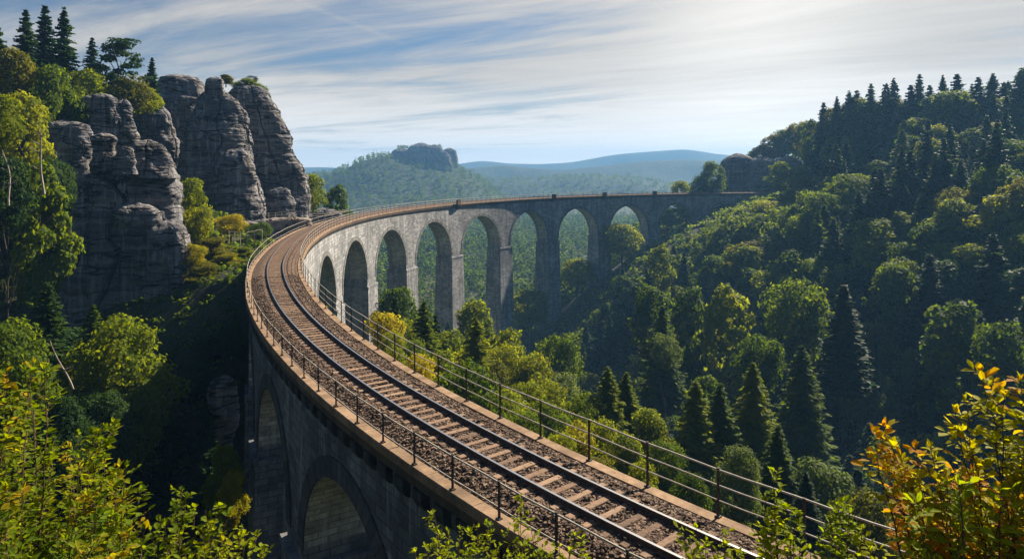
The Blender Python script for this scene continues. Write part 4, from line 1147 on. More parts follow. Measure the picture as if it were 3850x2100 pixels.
# trees one can pick out: (px, top py, distance, crown width px, kind, tint, label[, ground z])
PROM = [
 (26, 9, 105, 34, 'conifer', 'leaf_dark', 'slim dark conifer, leftmost of the three tall ones on the left skyline'),
 (45, 5, 108, 42, 'conifer', 'leaf_dark', 'tallest dark conifer, middle one of the three on the left skyline'),
 (64, 8, 106, 46, 'conifer', 'leaf_dark', 'broad dark conifer, right one of the three tall ones on the left skyline'),
 (92, 37, 118, 28, 'conifer', 'leaf_dark', 'thin see-through conifer between the three tall ones and the bushy pine'),
 (121, 32, 112, 44, 'pine', 'leaf_dark', 'bushy dark pine with layered branches standing left of the capped rock tower'),
 (152, 57, 118, 20, 'conifer', 'leaf_dark', 'small scraggy conifer just left of the flat-capped rock tower'),
 (-3, 26, 95, 50, 'conifer', 'leaf_dark', 'dark conifer cut off by the left edge of the photo'),
 (14, 44, 92, 40, 'broad', 'leaf_olive', 'olive broadleaf tree below the dark conifer at the left edge'),
 (52, 66, 95, 46, 'broad', 'leaf_mid', 'mid-green broadleaf tree under the three tall conifers'),
 (88, 70, 104, 40, 'broad', 'leaf_bright', 'bright green broadleaf tree below the thin see-through conifer'),
 (128, 76, 110, 40, 'broad', 'leaf_olive', 'yellowish broadleaf tree at the foot of the bushy pine'),
 (146, 86, 114, 24, 'broad', 'leaf_bright', 'small yellow-green tree beside the flat-capped rock tower'),
 (70, 92, 99, 34, 'broad', 'leaf_mid', 'green broadleaf tree hanging over the low rock hump'),
 (24, 88, 86, 44, 'broad', 'leaf_bright', 'green broadleaf tree above the shaded left slope'),
 (4, 92, 70, 30, 'broad', 'leaf_bright', 'yellow-green leafy branches at the left edge below the skyline'),
 (40, 152, 70, 56, 'broad', 'leaf_mid', 'dim green tree with bare stems in front of the low rock hump'),
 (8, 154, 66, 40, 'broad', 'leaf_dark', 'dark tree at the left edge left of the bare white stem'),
 (93, 304, 58, 30, 'conifer_fine', 'leaf_mid', 'narrow green conifer just left of the round maple in the gully'),
 (122, 312, 55, 92, 'broad_fine', 'leaf_bright', 'large sunlit round-crowned tree in the gully below the front rock tower'),
 (6, 318, 46, 74, 'broad_fine', 'leaf_mid', 'green round-crowned tree at the left edge above the golden shrub'),
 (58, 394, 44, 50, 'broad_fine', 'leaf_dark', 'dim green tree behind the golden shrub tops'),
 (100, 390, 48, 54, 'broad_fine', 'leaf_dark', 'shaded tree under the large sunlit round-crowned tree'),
 (226, 440, 47, 34, 'broad_fine', 'leaf_bright', 'small half-lit tree leaning beside the near viaduct pier'),
 (232, 468, 44, 26, 'broad_fine', 'leaf_yellow', 'ochre bush against the foot of the near viaduct pier'),
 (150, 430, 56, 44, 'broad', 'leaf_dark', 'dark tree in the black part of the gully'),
 (192, 176, 92, 24, 'broad', 'leaf_bright', 'slim yellow-green tree in the gap between the rock towers'),
 (196, 205, 86, 30, 'broad', 'leaf_bright', 'bright bushy tree below the slim one between the rock towers'),
 (231, 214, 99, 27, 'broad_fine', 'leaf_yellow', 'round yellow tree in front of the middle rock tower'),
 (259, 222, 101, 22, 'broad_fine', 'leaf_mid', 'small round green bush at the foot of the rock towers'),
 (193, 243, 79, 22, 'broad_fine', 'leaf_yellow', 'yellow-green bush right of the front rock tower'),
 (212, 236, 86, 34, 'broad_fine', 'leaf_olive', 'olive bush on the sunlit bank below the round yellow tree'),
 (204, 262, 78, 34, 'broad_fine', 'leaf_olive', 'low olive bush on the sunlit bank above the dark gully'),
 (226, 252, 82, 28, 'broad_fine', 'leaf_yellow', 'yellow bush pressed against the outer railing'),
 (244, 246, 88, 18, 'broad_fine', 'leaf_bright', 'small bright bush beside the outer railing by the wooden rail'),
 (311, 172, 142, 26, 'broad', 'leaf_bright', 'yellow-green tree touching the right side of the rock towers'),
 (337, 180, 166, 27, 'broad', 'leaf_mid', 'round green tree standing alone beyond the outer railing'),
 (322, 207, 156, 14, 'broad', 'leaf_olive', 'small bush next to the brown boulder'),
 (386, 305, 76, 50, 'broad_fine', 'leaf_yellow', 'golden yellow tree behind the inner railing in front of the pale arches'),
 (396, 285, 112, 40, 'broad', 'leaf_mid', 'round green tree in front of the third pale arch'),
 (424, 300, 80, 40, 'conifer_fine', 'leaf_bright', 'pointed green conifer right of the golden yellow tree'),
 (446, 326, 84, 44, 'broad_fine', 'leaf_bright', 'bright tree between the two pointed conifers behind the inner railing'),
 (475, 296, 128, 40, 'broad', 'leaf_bright', 'sunlit tree at the foot of the viaduct between its tall piers'),
 (476, 316, 74, 46, 'conifer_fine', 'leaf_bright', 'second pointed green conifer behind the inner railing'),
 (506, 326, 96, 44, 'broad', 'leaf_bright', 'yellow-green tree below the tall shaded pier'),
 (532, 352, 86, 44, 'broad_fine', 'leaf_bright', 'yellow-green tree sloping down right of the second pointed conifer'),
 (552, 380, 70, 44, 'broad_fine', 'leaf_bright', 'bright tree just behind the inner railing left of the pale tree'),
 (420, 352, 62, 46, 'broad_fine', 'leaf_yellow', 'yellow-green tree low behind the inner railing under the first pointed conifer'),
 (505, 392, 56, 56, 'broad_fine', 'leaf_bright', 'leafy yellow-green tree close behind the inner railing at mid curve'),
 (575, 420, 50, 50, 'broad_fine', 'leaf_yellow', 'yellow-green tree close behind the inner railing left of the conifer pair'),
 (558, 332, 112, 46, 'broad', 'leaf_mid', 'lone round tree with a lit top standing against the dark valley'),
 (563, 371, 86, 46, 'broad_fine', 'leaf_grey', 'pale grey-green round tree below the lone lit one'),
 (608, 365, 64, 42, 'conifer_fine', 'leaf_bright', 'taller left conifer of the close pair behind the inner railing'),
 (626, 371, 66, 40, 'conifer_fine', 'leaf_bright', 'right conifer of the close pair behind the inner railing'),
 (650, 402, 60, 44, 'broad_fine', 'leaf_bright', 'bright leafy tree right of the conifer pair'),
 (665, 440, 52, 34, 'broad_fine', 'leaf_mid', 'green tree low behind the railing right of the bright leafy one'),
 (696, 379, 64, 42, 'conifer_fine', 'leaf_bright', 'left conifer of the group of three on the lower right'),
 (720, 382, 66, 40, 'conifer_fine', 'leaf_mid', 'middle conifer of the group of three on the lower right'),
 (753, 361, 70, 48, 'conifer_fine', 'leaf_bright', 'tallest conifer, right one of the group of three on the lower right'),
 (778, 424, 54, 38, 'conifer_fine', 'leaf_mid', 'short conifer right of the group of three'),
 (738, 444, 50, 44, 'broad_fine', 'leaf_grey', 'pale tree in front of the tallest lower-right conifer'),
 (824, 456, 52, 72, 'broad_fine', 'leaf_grey', 'wide pale grey-green bush in the lower right valley'),
 (806, 470, 47, 22, 'conifer_fine', 'leaf_dark', 'small dark conifer in front of the wide pale bush'),
 (868, 488, 44, 60, 'broad_fine', 'leaf_olive', 'low olive round tree right of the wide pale bush'),
 (925, 500, 46, 50, 'broad_fine', 'leaf_olive', 'dim olive tree half behind the orange saplings'),
 (690, 470, 46, 40, 'broad_fine', 'leaf_mid', 'green bush just behind the inner railing on the lower right'),
 (802, 344, 92, 50, 'conifer_fine', 'leaf_mid', 'tall dim conifer in the middle of the dark slope'),
 (844, 284, 118, 36, 'conifer', 'leaf_dark', 'slim pointed conifer on the dark slope right of the lit round trees'),
 (796, 277, 132, 62, 'broad', 'leaf_mid', 'broad round tree with a sunlit top, right of the lit conical tree'),
 (726, 277, 132, 54, 'broad', 'leaf_bright', 'large conical tree with a bright sunlit top on the mid slope'),
 (690, 279, 136, 44, 'broad', 'leaf_mid', 'round tree with a sunlit left side next to the bright conical one'),
 (650, 282, 142, 40, 'broad', 'leaf_mid', 'round sunlit tree lower left of the bright conical one'),
 (662, 305, 116, 34, 'conifer', 'leaf_mid', 'pointed conifer below the round sunlit trees of the mid slope'),
 (665, 334, 108, 26, 'broad', 'leaf_grey', 'small pale tree below the pointed mid-slope conifer'),
 (706, 372, 100, 34, 'broad', 'leaf_mid', 'small lit tree above the group of three conifers'),
 (760, 333, 108, 44, 'broad', 'leaf_mid', 'round tree with a lit top left of the tall dim conifer'),
 (955, 290, 112, 76, 'broad', 'leaf_mid', 'largest wide-spreading tree on the dark right slope'),
 (1002, 318, 104, 50, 'broad', 'leaf_mid', 'spreading tree lower right of the largest wide one'),
 (898, 262, 140, 46, 'broad', 'leaf_mid', 'round lit-topped tree above the dark slope at far right'),
 (911, 166, 198, 52, 'broad', 'leaf_olive', 'big conical tree with a glowing yellow-green top high on the right slope'),
 (952, 89, 232, 54, 'broad', 'leaf_mid', 'big round dark tree with a lit rim high on the right slope'),
 (1016, 98, 220, 50, 'broad', 'leaf_mid', 'round tree with a lit left rim at the right edge'),
 (838, 131, 250, 28, 'broad', 'leaf_bright', 'small bright tree among dark ones above the far rocks'),
 (781, 160, 262, 24, 'broad', 'leaf_mid', 'pointed tree in front of the three round rock heads'),
 (800, 164, 255, 21, 'broad', 'leaf_bright', 'narrow bright yellow-green tree right of the three round rock heads'),
 (712, 161, 300, 26, 'broad', 'leaf_mid', 'green tree beyond the viaduct left of the three round rock heads'),
 (722, 166, 304, 12, 'conifer', 'leaf_mid', 'narrow tree touching the leftmost round rock head'),
 (682, 179, 306, 20, 'broad', 'leaf_bright', 'low bright tree at the end of the viaduct parapet'),
 (700, 176, 302, 22, 'broad', 'leaf_mid', 'second low tree beyond the viaduct parapet'),
 (797, 188, 238, 30, 'broad', 'leaf_mid', 'lit-topped tree just above the far end of the viaduct'),
 (818, 188, 228, 34, 'broad', 'leaf_mid', 'lit-topped tree right of the far end of the viaduct'),
 (770, 200, 236, 36, 'broad', 'leaf_bright', 'bright tree covering the far end of the viaduct'),
 (740, 206, 240, 36, 'broad', 'leaf_mid', 'tree in front of the last viaduct arch'),
 (752, 216, 225, 32, 'broad', 'leaf_bright', 'pointed bright tree below the far end of the viaduct'),
 (835, 172, 245, 30, 'conifer', 'leaf_dark', 'dark conifer above the far end of the viaduct'),
 (870, 196, 205, 30, 'conifer', 'leaf_dark', 'dim twin-topped conifer left of the glowing conical tree'),
 (950, 168, 200, 30, 'conifer', 'leaf_dark', 'dark conifer right of the glowing conical tree'),
 (985, 180, 190, 40, 'broad', 'leaf_olive', 'tree with an ochre top near the right edge'),
 (660, 240, 200, 26, 'broad', 'leaf_bright', 'bright tree before the second last viaduct arch'),
 (622, 222, 262, 34, 'broad', 'leaf_bright', 'sunlit trees seen through the eighth tall arch'),
 (577, 258, 262, 34, 'broad', 'leaf_bright', 'sunlit yellow-green tree seen through the seventh tall arch'),
 (528, 288, 240, 34, 'broad', 'leaf_bright', 'sunlit tree seen through the sixth tall arch'),
 (672, 208, 285, 30, 'broad', 'leaf_mid', 'dark tree filling the second last viaduct arch'),
]
SKY = [(833, 92, 250, 18), (822, 103, 262, 16), (846, 86, 255, 20), (862, 84, 256, 22), (874, 80, 250, 18), (885, 80, 248, 18), (897, 73, 244, 18), (907, 78, 246, 20), (917, 73, 246, 18), (928, 80, 240, 20), (938, 70, 238, 19), (949, 77, 240, 20), (958, 70, 236, 20), (968, 79, 240, 18), (976, 72, 232, 22), (988, 80, 238, 20), (997, 69, 228, 24), (1008, 76, 230, 20), (1017, 62, 222, 26), (1030, 60, 218, 28)]
SKYB = [(752, 150, 330, 14), (762, 142, 328, 22), (773, 134, 326, 24), (784, 128, 326, 24), (795, 122, 326, 22), (806, 119, 290, 20), (812, 116, 270, 22), (828, 108, 262, 22), (842, 104, 256, 26), (858, 98, 255, 26), (872, 98, 252, 26), (890, 95, 248, 26)]
count = {'broad': 0, 'conifer': 0}
placed = []
def base_kind(k): return 'conifer' if k.startswith('conifer') or k == 'pine' else 'broad'
for p in PROM:
    px, py, Y, wpx, kind, tint, label = p[:7]
    c = at(px, py, Y); g_ = gz(c[0], Y)
    H = max(c[2] - g_, 0.8 * wpx * Y / F)
    if kind.startswith('broad') and H > 2.3 * wpx * Y / F:      # slim visible crown over hidden lower stem
        pass
    tall = None
    if kind == 'conifer_fine' or (kind == 'conifer' and px > 300): wpx *= 1.5; tall = 2.0
    if kind == 'broad' and px < 170 and py < 160: tall = 0.95 if px > 60 else 1.5
    tree(kind, c[0], Y, c[2] - H, H, wpx * Y / F * 1.12, tint, label, 'trees that can be told apart', tall=tall)
    placed.append((c[0], Y, wpx * Y / F * 0.5)); count[base_kind(kind)] += 1
BANK = [(402, 316, 86, 40), (411, 338, 72, 38), (438, 346, 68, 42), (462, 343, 80, 46), (490, 358, 68, 48), (524, 380, 62, 46), (545, 400, 58, 44), (598, 420, 54, 44), (628, 428, 52, 40), (480, 390, 56, 46), (450, 370, 60, 40), (520, 412, 52, 46), (560, 432, 48, 42), (390, 330, 66, 30), (600, 452, 46, 40), (640, 460, 46, 36), (585, 395, 62, 46), (500, 345, 86, 44), (430, 325, 92, 40)]
for i, (px, py, Y, wpx) in enumerate(BANK):
    c = at(px, py, Y); H = max(c[2] - gz(c[0], Y), 4)
    tree('broad_fine', c[0], Y, c[2] - H, H, wpx * Y / F * 1.15, ('leaf_bright', 'leaf_mid', 'leaf_bright', 'leaf_bright', 'leaf_olive')[i % 5], 'yellow-green tree in the sunlit bank of trees close behind the inner railing', 'sunlit trees behind the inner railing')
    placed.append((c[0], Y, wpx * Y / F * 0.5)); count['broad'] += 1
GULLY = [(168, 392, 60, 40), (196, 362, 64, 36), (214, 330, 68, 34), (228, 352, 62, 30), (188, 318, 74, 28), (236, 318, 68, 22), (205, 398, 56, 38), (176, 345, 70, 30), (222, 298, 75, 26)]
for i, (px, py, Y, wpx) in enumerate(GULLY):
    c = at(px, py, Y); H = max(c[2] - gz(c[0], Y), 0.9 * wpx * Y / F)
    tree('broad_fine' if i % 3 else 'conifer_fine', c[0], Y, c[2] - H, H, wpx * Y / F * 1.1, 'leaf_dark' if i % 4 else 'leaf_mid', 'dim tree in the shadowed gully between the front rock tower and the viaduct wall', 'shadowed gully trees')  # gully shadow put into the darker leaf tint
    placed.append((c[0], Y, wpx * Y / F * 0.5)); count['broad'] += 1
for i, (px, py, Y, wpx) in enumerate(SKY):
    c = at(px, py, Y); H = max(c[2] - gz(c[0], Y), 9)
    tree('conifer', c[0] + rnd.uniform(-2, 2), Y, c[2] - H + rnd.uniform(-2.5, 0.6), H, wpx * Y / F * rnd.uniform(1.4, 2.1), 'leaf_dark', 'dark pointed conifer in the row along the right-hand skyline', 'skyline conifers of the right hill')
    placed.append((c[0], Y, 2.5)); count['conifer'] += 1
for i, (px, py, Y, wpx) in enumerate(SKYB):
    c = at(px, py, Y); H = max(c[2] - gz(c[0], Y), 7)
    tree('broad', c[0], Y, c[2] - H, H, wpx * Y / F * 1.1, 'leaf_olive' if i % 3 else 'leaf_mid', 'backlit broadleaf tree on the falling skyline above the far rocks', 'skyline broadleaf trees of the right hill')
    placed.append((c[0], Y, 3.5)); count['broad'] += 1

# the rest of the wood
LIMF = np.array([(230, 500), (300, 420), (372, 345), (378, 300), (400, 292), (425, 305), (450, 318), (470, 318), (500, 345), (520, 360), (545, 345), (575, 335), (600, 300), (620, 268), (650, 254), (680, 238), (705, 226), (720, 210), (744, 203), (800, 197), (816, 184), (824, 0), (1100, 0)], float)
LIMS = np.array([(-100, 30), (0, 60), (60, 75), (120, 85), (165, 96), (180, 150), (255, 205), (300, 205), (345, 208), (360, 215), (500, 212), (600, 205), (680, 186), (705, 180), (735, 165), (745, 165), (757, 148), (775, 138), (800, 124), (820, 110), (838, 98), (860, 90), (900, 82), (950, 76), (1024, 66), (1100, 60)], float)
LIML = np.array([(-100, 140), (48, 150), (58, 230), (66, 322), (140, 330), (150, 400), (185, 345), (205, 300), (245, 345), (260, 700)], float)
cand = []
for Yc in np.arange(34, 330, 6.6):
    for Xc in np.arange(-190, 260, 6.6):
        x = Xc + rnd.uniform(-2.4, 2.4); y = Yc + rnd.uniform(-2.4, 2.4)
        px = 512 + F * x / y
        if px < -40 or px > 1070: continue
        cand.append((x, y, px))
cand = np.array(cand)
cz_ = ground_z(cand[:, 0], cand[:, 1])
cd, cs_ = line_dist(cand[:, 0], cand[:, 1])
ctr = PT(cs_, 0, 0)
hd_ = np.array([head(s_) for s_ in cs_])
side = (cand[:, 0] - ctr[:, 0]) * np.sin(hd_) - (cand[:, 1] - ctr[:, 1]) * np.cos(hd_)   # right of the track > 0
fill = []
pl_ = np.array([(a, b, c) for a, b, c in placed])
for (x, y, px), g_, d, sdv in zip(cand, cz_, cd, side):
    if d < 6.0: continue
    k = vnoise(np.array([[x / 22.0, y / 22.0, 0.0]]), 40)[0] + rnd.uniform(-.5, .5)
    kind = 'conifer' if k > 0.12 else 'broad'
    H = rnd.uniform(13, 21) if kind == 'conifer' else rnd.uniform(9, 16)
    wd = H * rnd.uniform(0.34, 0.46) if kind == 'conifer' else H * rnd.uniform(0.48, 0.68)
    inside = sdv > 0
    if inside and y < 50 and x > 0: continue
    big = inside and x > 35
    if big:
        if rnd.random() < 0.16: continue
        H *= 1.2; wd *= 1.45 if kind == 'broad' else 1.35
    lim = np.interp(px, LIMS[:, 0], LIMS[:, 1])
    if inside and x > -40: lim = max(lim, np.interp(px, LIMF[:, 0], LIMF[:, 1]))
    if not inside and x < -18 and y < 118 and px < 262: lim = max(lim, np.interp(px, LIML[:, 0], LIML[:, 1]))
    if not inside and px > 235 and y < 60: continue
    if not inside and 150 < px < 312 and y > 122: continue
    if not inside and 700 < px < 805 and y < 340: continue
    if not inside and px < 150 and 86 < y < 100 and px > 40: continue
    if not inside and 84 < px < 316 and 70 < y < 122: continue
    zmax = CAMZ + (HOR - lim - rnd.uniform(0, 5)) * y / F
    H2 = min(H, zmax - g_)
    if H2 < 3.5: continue
    wd *= (H2 / H) ** 0.5
    if len(pl_) and np.min(np.hypot(pl_[:, 0] - x, pl_[:, 1] - y) - pl_[:, 2] * 0.65) < 1.5: continue
    if (F * H2 / y) < 4: continue
    fill.append((x, y, g_, H2, wd, kind, px, HOR - (g_ + H2 - CAMZ) * F / y, inside))
def zone(f):
    x, y, g_, H, wd, kind, px, py, inside = f
    w_ = 'conifer' if kind == 'conifer' else 'broadleaf tree'
    if not inside and px < 260 and y < 150:
        if py < 130: return f'{w_} in the wood on the top of the left hill', 'left hilltop wood'
        if py < 330: return f'dim {w_} on the shaded slope left of the front rock tower', 'left shaded slope'
        return f'dark {w_} at the bottom of the left gully below the rock towers', 'left gully wood'
    if not inside: return f'hazy {w_} beyond the viaduct, seen through or over its arches', 'wood beyond the viaduct'
    if px < 610: return f'{w_} on the valley floor in front of the viaduct piers', 'valley floor wood'
    if py < 140: return f'{w_} just under the skyline of the right hill', 'upper right slope'
    if py < 250: return f'{w_} on the upper half of the shaded right slope', 'middle right slope'
    if py < 360: return f'{w_} on the lower half of the shaded right slope', 'lower right slope'
    return f'dark {w_} in the valley bottom at the lower right', 'lower right valley'
fill.sort(key=lambda f: -f[3] / f[1] * (1.7 if f[8] and f[6] > 560 else 1.0) * (0.55 if not f[8] and f[1] > 150 else 1.0))
rest = []
for f in fill:
    x, y, g_, H, wd, kind, px, py, inside = f
    if count[kind] >= 292: rest.append(f); continue
    count[kind] += 1
    lab, grp = zone(f)
    near = y < 85
    if kind == 'conifer':
        tint = 'leaf_dark' if rnd.random() < 0.8 else 'leaf_mid'
        tree('conifer_fine' if near else 'conifer', x, y, g_ - 0.3, H, wd, tint, lab, grp)
    else:
        q = rnd.random()
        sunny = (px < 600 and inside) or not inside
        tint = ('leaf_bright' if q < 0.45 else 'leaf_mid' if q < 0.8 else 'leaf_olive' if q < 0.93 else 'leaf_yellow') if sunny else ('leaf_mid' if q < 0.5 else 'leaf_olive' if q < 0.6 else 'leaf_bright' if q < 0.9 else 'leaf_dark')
        if not inside and px < 250 and py > 130 and y < 110: tint = 'leaf_dark' if q < 0.8 else 'leaf_mid'  # shade of the left slope painted as a darker leaf tint
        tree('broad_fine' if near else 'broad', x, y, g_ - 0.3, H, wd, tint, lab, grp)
print('TREES', count, 'rest', len(rest))

# far-off wood that reads as one mass
LOW = []
for i in range(4):
    LOW.append(('broad', 15.0, 4.6, broad_crown(400 + i, H=15, Rr=4.6, lobes=14, per=9, leaf=1.35, z0=0.1)))
    LOW.append(('conifer', 20.0, 3.3, conifer_crown(420 + i, H=20, Rr=3.6, layers=9, br=6, segs=4, leaf=0.5, z0=0.05)))
MIDS = []
for i in range(4):
    MIDS.append(('broad', 15.0, 4.6, broad_crown(440 + i, H=15, Rr=4.6, lobes=26, per=24, leaf=0.75, z0=0.15)))
    MIDS.append(('conifer', 20.0, 3.3, conifer_crown(460 + i, H=20, Rr=3.6, layers=18, br=9, segs=6, leaf=0.34, z0=0.05)))
def low_forest(name, items, LOW=LOW):
    Vs, Qs, Ss, n = [], [], [], 0
    for (x, y, z, H, wd, kind) in items:
        c = LOW[rnd.randrange(4) * 2 + (1 if kind == 'conifer' else 0)]
        V, Q, sh = c[3]
        a = rnd.uniform(0, 6.28); ca, sa = math.cos(a), math.sin(a)
        k = wd / (2 * c[2]); v = np.stack([(V[:, 0] * ca - V[:, 1] * sa) * k + x, (V[:, 0] * sa + V[:, 1] * ca) * k + y, V[:, 2] * H / c[1] + z], 1)
        Vs.append(v); Qs.append(Q + n); n += len(v); Ss.append(np.clip(sh * 0.6 + rnd.uniform(-0.1, 0.5), 0, 1))
    me = make_mesh(name, np.concatenate(Vs), [np.concatenate(Qs)], [M['leaf_mid']], attr={'shade': np.concatenate(Ss)})
    return tag(obj(name, me), kind='stuff')
items = [(f[0], f[1], f[2] - 0.3, f[3], f[4], f[5]) for f in rest]
if items: low_forest('valley_wood', items, MIDS)
items = []
xs_, ys_ = [], []
for Yc in np.arange(332, 960, 9.5):
    for Xc in np.arange(-420, 520, 9.5):
        x, y = Xc + rnd.uniform(-4, 4), Yc + rnd.uniform(-4, 4)
        if -60 < 512 + F * x / y < 900: xs_.append(x); ys_.append(y)
xs_, ys_ = np.array(xs_), np.array(ys_)
zs_ = ground_z(xs_, ys_, False)
for x, y, z in zip(xs_, ys_, zs_):
    kind = 'conifer' if rnd.random() < 0.4 else 'broad'
    H = rnd.uniform(12, 20) if kind == 'conifer' else rnd.uniform(9, 16)
    zl = CAMZ + (HOR - np.interp(512 + F * x / y, LIMS[:, 0], LIMS[:, 1])) * y / F
    if z + H > zl: continue
    items.append((x, y, z - 0.5, H, H * (0.34 if kind == 'conifer' else 0.68), kind))
low_forest('valley_forest', items)
def hill_forest(name, f, x0, x1, y0, y1, step, sc, lim=None):
    its = []; xs_, ys_ = [], []
    for Yc in np.arange(y0, y1, step):
        for Xc in np.arange(x0, x1, step):
            xs_.append(Xc + rnd.uniform(-.5, .5) * step); ys_.append(Yc + rnd.uniform(-.5, .5) * step)
    xs_, ys_ = np.array(xs_), np.array(ys_); zs_ = f(xs_, ys_)
    for x, y, z in zip(xs_, ys_, zs_):
        px = 512 + F * x / y
        if px < 230 or px > 780 or z < -66: continue
        kind = 'conifer' if rnd.random() < 0.3 else 'broad'
        H = (rnd.uniform(11, 17) if kind == 'conifer' else rnd.uniform(7, 13)) * sc
        its.append((x, y, z - 1, H, H * (0.36 if kind == 'conifer' else 0.75), kind))
    if name == 'hill_forest':
        for k in range(46):
            c = at(rnd.uniform(397, 441), 0, 1180 + rnd.uniform(4, 50)); its.append((c[0], c[1], at(0, 146.5, 1180)[2] - 3, rnd.uniform(5, 9), rnd.uniform(5, 8), 'broad'))
    print(name, len(its))
    low_forest(name, its)
hill_forest('hill_forest', hill_rock, -480, 110, 760, 1240, 12.0, 0.95)
hill_forest('ridge_forest', hill_wood, -400, 720, 1250, 1790, 19, 1.0)

# ------------------------------------------------------------------ undergrowth between the trunks
r_ = np.random.default_rng(77)
n = 26000
yy_ = 12 + 300 * r_.uniform(0, 1, n) ** 1.5; pxx = r_.uniform(-30, 1060, n); xx_ = (pxx - 512) * yy_ / F
zq_ = ground_z(xx_, yy_); d_, s_ = line_dist(xx_, yy_)
ok = (d_ > 3.6)
xx_, yy_, zq_ = xx_[ok], yy_[ok], zq_[ok]
per = 14
n = len(xx_)
sz = r_.uniform(0.5, 1.3, n) * np.clip(yy_ / 110, 0.45, 1.5)
dd = r_.normal(0, 1, (n, per, 3)); dd[..., 2] = np.abs(dd[..., 2]) + 0.2; dd /= np.linalg.norm(dd, axis=2)[..., None]
C = np.stack([xx_, yy_, zq_ - 0.1], 1)[:, None] + dd * sz[:, None, None] * r_.uniform(0.4, 1.1, (n, per, 1)) * np.array([1.2, 1.2, 0.9])
V, Q = leaf_quads(C.reshape(-1, 3), dd.reshape(-1, 3) + np.array([0, 0, .4]), np.repeat(np.clip(yy_ * 0.0042, 0.14, 0.9), per) * r_.uniform(0.6, 1.4, n * per), r_)
tag(obj('undergrowth', make_mesh('undergrowth', V, [Q], [M['leaf_mid']], attr={'shade': np.clip(np.repeat(r_.uniform(0, .9, n), per) + r_.normal(0, .1, n * per), 0, 1)})), kind='stuff')

# shrubs growing on the right-hand rock tower
def rock_bush(label, px, py, Y, wpx, hpx, tint='leaf_mid', kind='broad_fine'):
    c = at(px, py, Y); H = hpx * Y / F
    e = tree(kind, c[0], Y, c[2] - H, H, wpx * Y / F, tint, label, 'trees that can be told apart', name='bush')
    e['category'] = 'bush'
rock_bush('thick green bush draped over the top of the right-hand rock tower', 248, 78, 136, 30, 22, 'leaf_mid')
rock_bush('green bush hanging on the shoulder of the right-hand rock tower', 260, 86, 136, 20, 18, 'leaf_mid')
rock_bush('small bush behind the knob of the middle rock tower', 226, 74, 128, 16, 12, 'leaf_olive')
rock_bush('wind-bent little pine on top of the right-hand rock tower', 252, 75, 138, 14, 12, 'leaf_dark', 'pine')

# bare stems
def dead_tree(label, base, top, Y, rad, twigs, seed):
    r_ = np.random.default_rng(seed)
    b, t_ = at(*base, Y), at(*top, Y)
    root = empty('bare_tree', tuple(b)); tag(root, label, 'tree')
    pts = np.array([(t_ - b) * u + np.array([0.12 * math.sin(u * 5 + seed), 0.1 * math.sin(u * 4), 0]) * (t_ - b)[2] * 0.3 for u in np.linspace(-0.1, 1, 9)])
    mb = MB(); mb.tube(pts, np.linspace(rad, rad * 0.3, 9), 6); mb.build('trunk', M['deadwood'], root)
    mb = MB()
    for i in range(twigs):
        k = r_.integers(3, 9); a = r_.choice([0.3, 2.8]) + r_.normal(0, .5); L = (t_ - b)[2] * r_.uniform(.14, .34)
        q = np.array([pts[k] + np.array([math.cos(a) * L * u, math.sin(a) * L * u * .5, L * (.35 * u + r_.uniform(-.05, .1))]) for u in np.linspace(0, 1, 5)])
        mb.tube(q, np.linspace(rad * .4, rad * .12, 5), 5)
    mb.build('branches', M['deadwood'], root)
dead_tree('bare pale stem standing in front of the low rock hump on the left', (43, 188), (39, 128), 66, 0.12, 6, 3)
dead_tree('second bare stem at the left edge with short side twigs', (10, 200), (4, 150), 64, 0.11, 6, 5)
dead_tree('leaning dead sapling with forked twigs above the golden shrub', (70, 384), (50, 340), 30, 0.045, 7, 8)
# ------------------------------------------------------------------ shrubs at the photographer's feet
def leaf_shapes(C, T, Nn, L, r_, wid=0.5, lobed=False):
    n = len(C)
    T = T / (np.linalg.norm(T, axis=1)[:, None] + 1e-9)
    B = np.cross(Nn, T); B /= np.linalg.norm(B, axis=1)[:, None] + 1e-9
    N2 = np.cross(T, B)
    L = L[:, None]; W_ = L * wid * r_.uniform(0.8, 1.2, (n, 1)); cup = r_.uniform(0.05, 0.28, (n, 1)); curl = r_.uniform(-0.25, 0.12, (n, 1))
    def p(u, v, h): return C + T * L * u + B * W_ * v + N2 * L * h
    V = np.stack([p(0, 0, 0), p(.28, .38, cup * .32), p(.28, 0, 0 * cup), p(.28, -.38, cup * .32),
                  p(.62, .5 if not lobed else .58, cup * .42 + curl * .3), p(.62, 0, curl * .3), p(.62, -.5 if not lobed else -.58, cup * .42 + curl * .3),
                  p(.86, .27, cup * .2 + curl * .7), p(.86, 0, curl * .7), p(.86, -.27, cup * .2 + curl * .7), p(1.02, 0, curl)], 1)
    q = np.array([[2, 1, 4, 5], [3, 2, 5, 6], [5, 4, 7, 8], [6, 5, 8, 9]]); tr = np.array([[0, 1, 2], [0, 2, 3], [8, 7, 10], [9, 8, 10]])
    o = 11 * np.arange(n)[:, None, None]
    return V.reshape(-1, 3), (q[None] + o).reshape(-1, 4), (tr[None] + o).reshape(-1, 3)

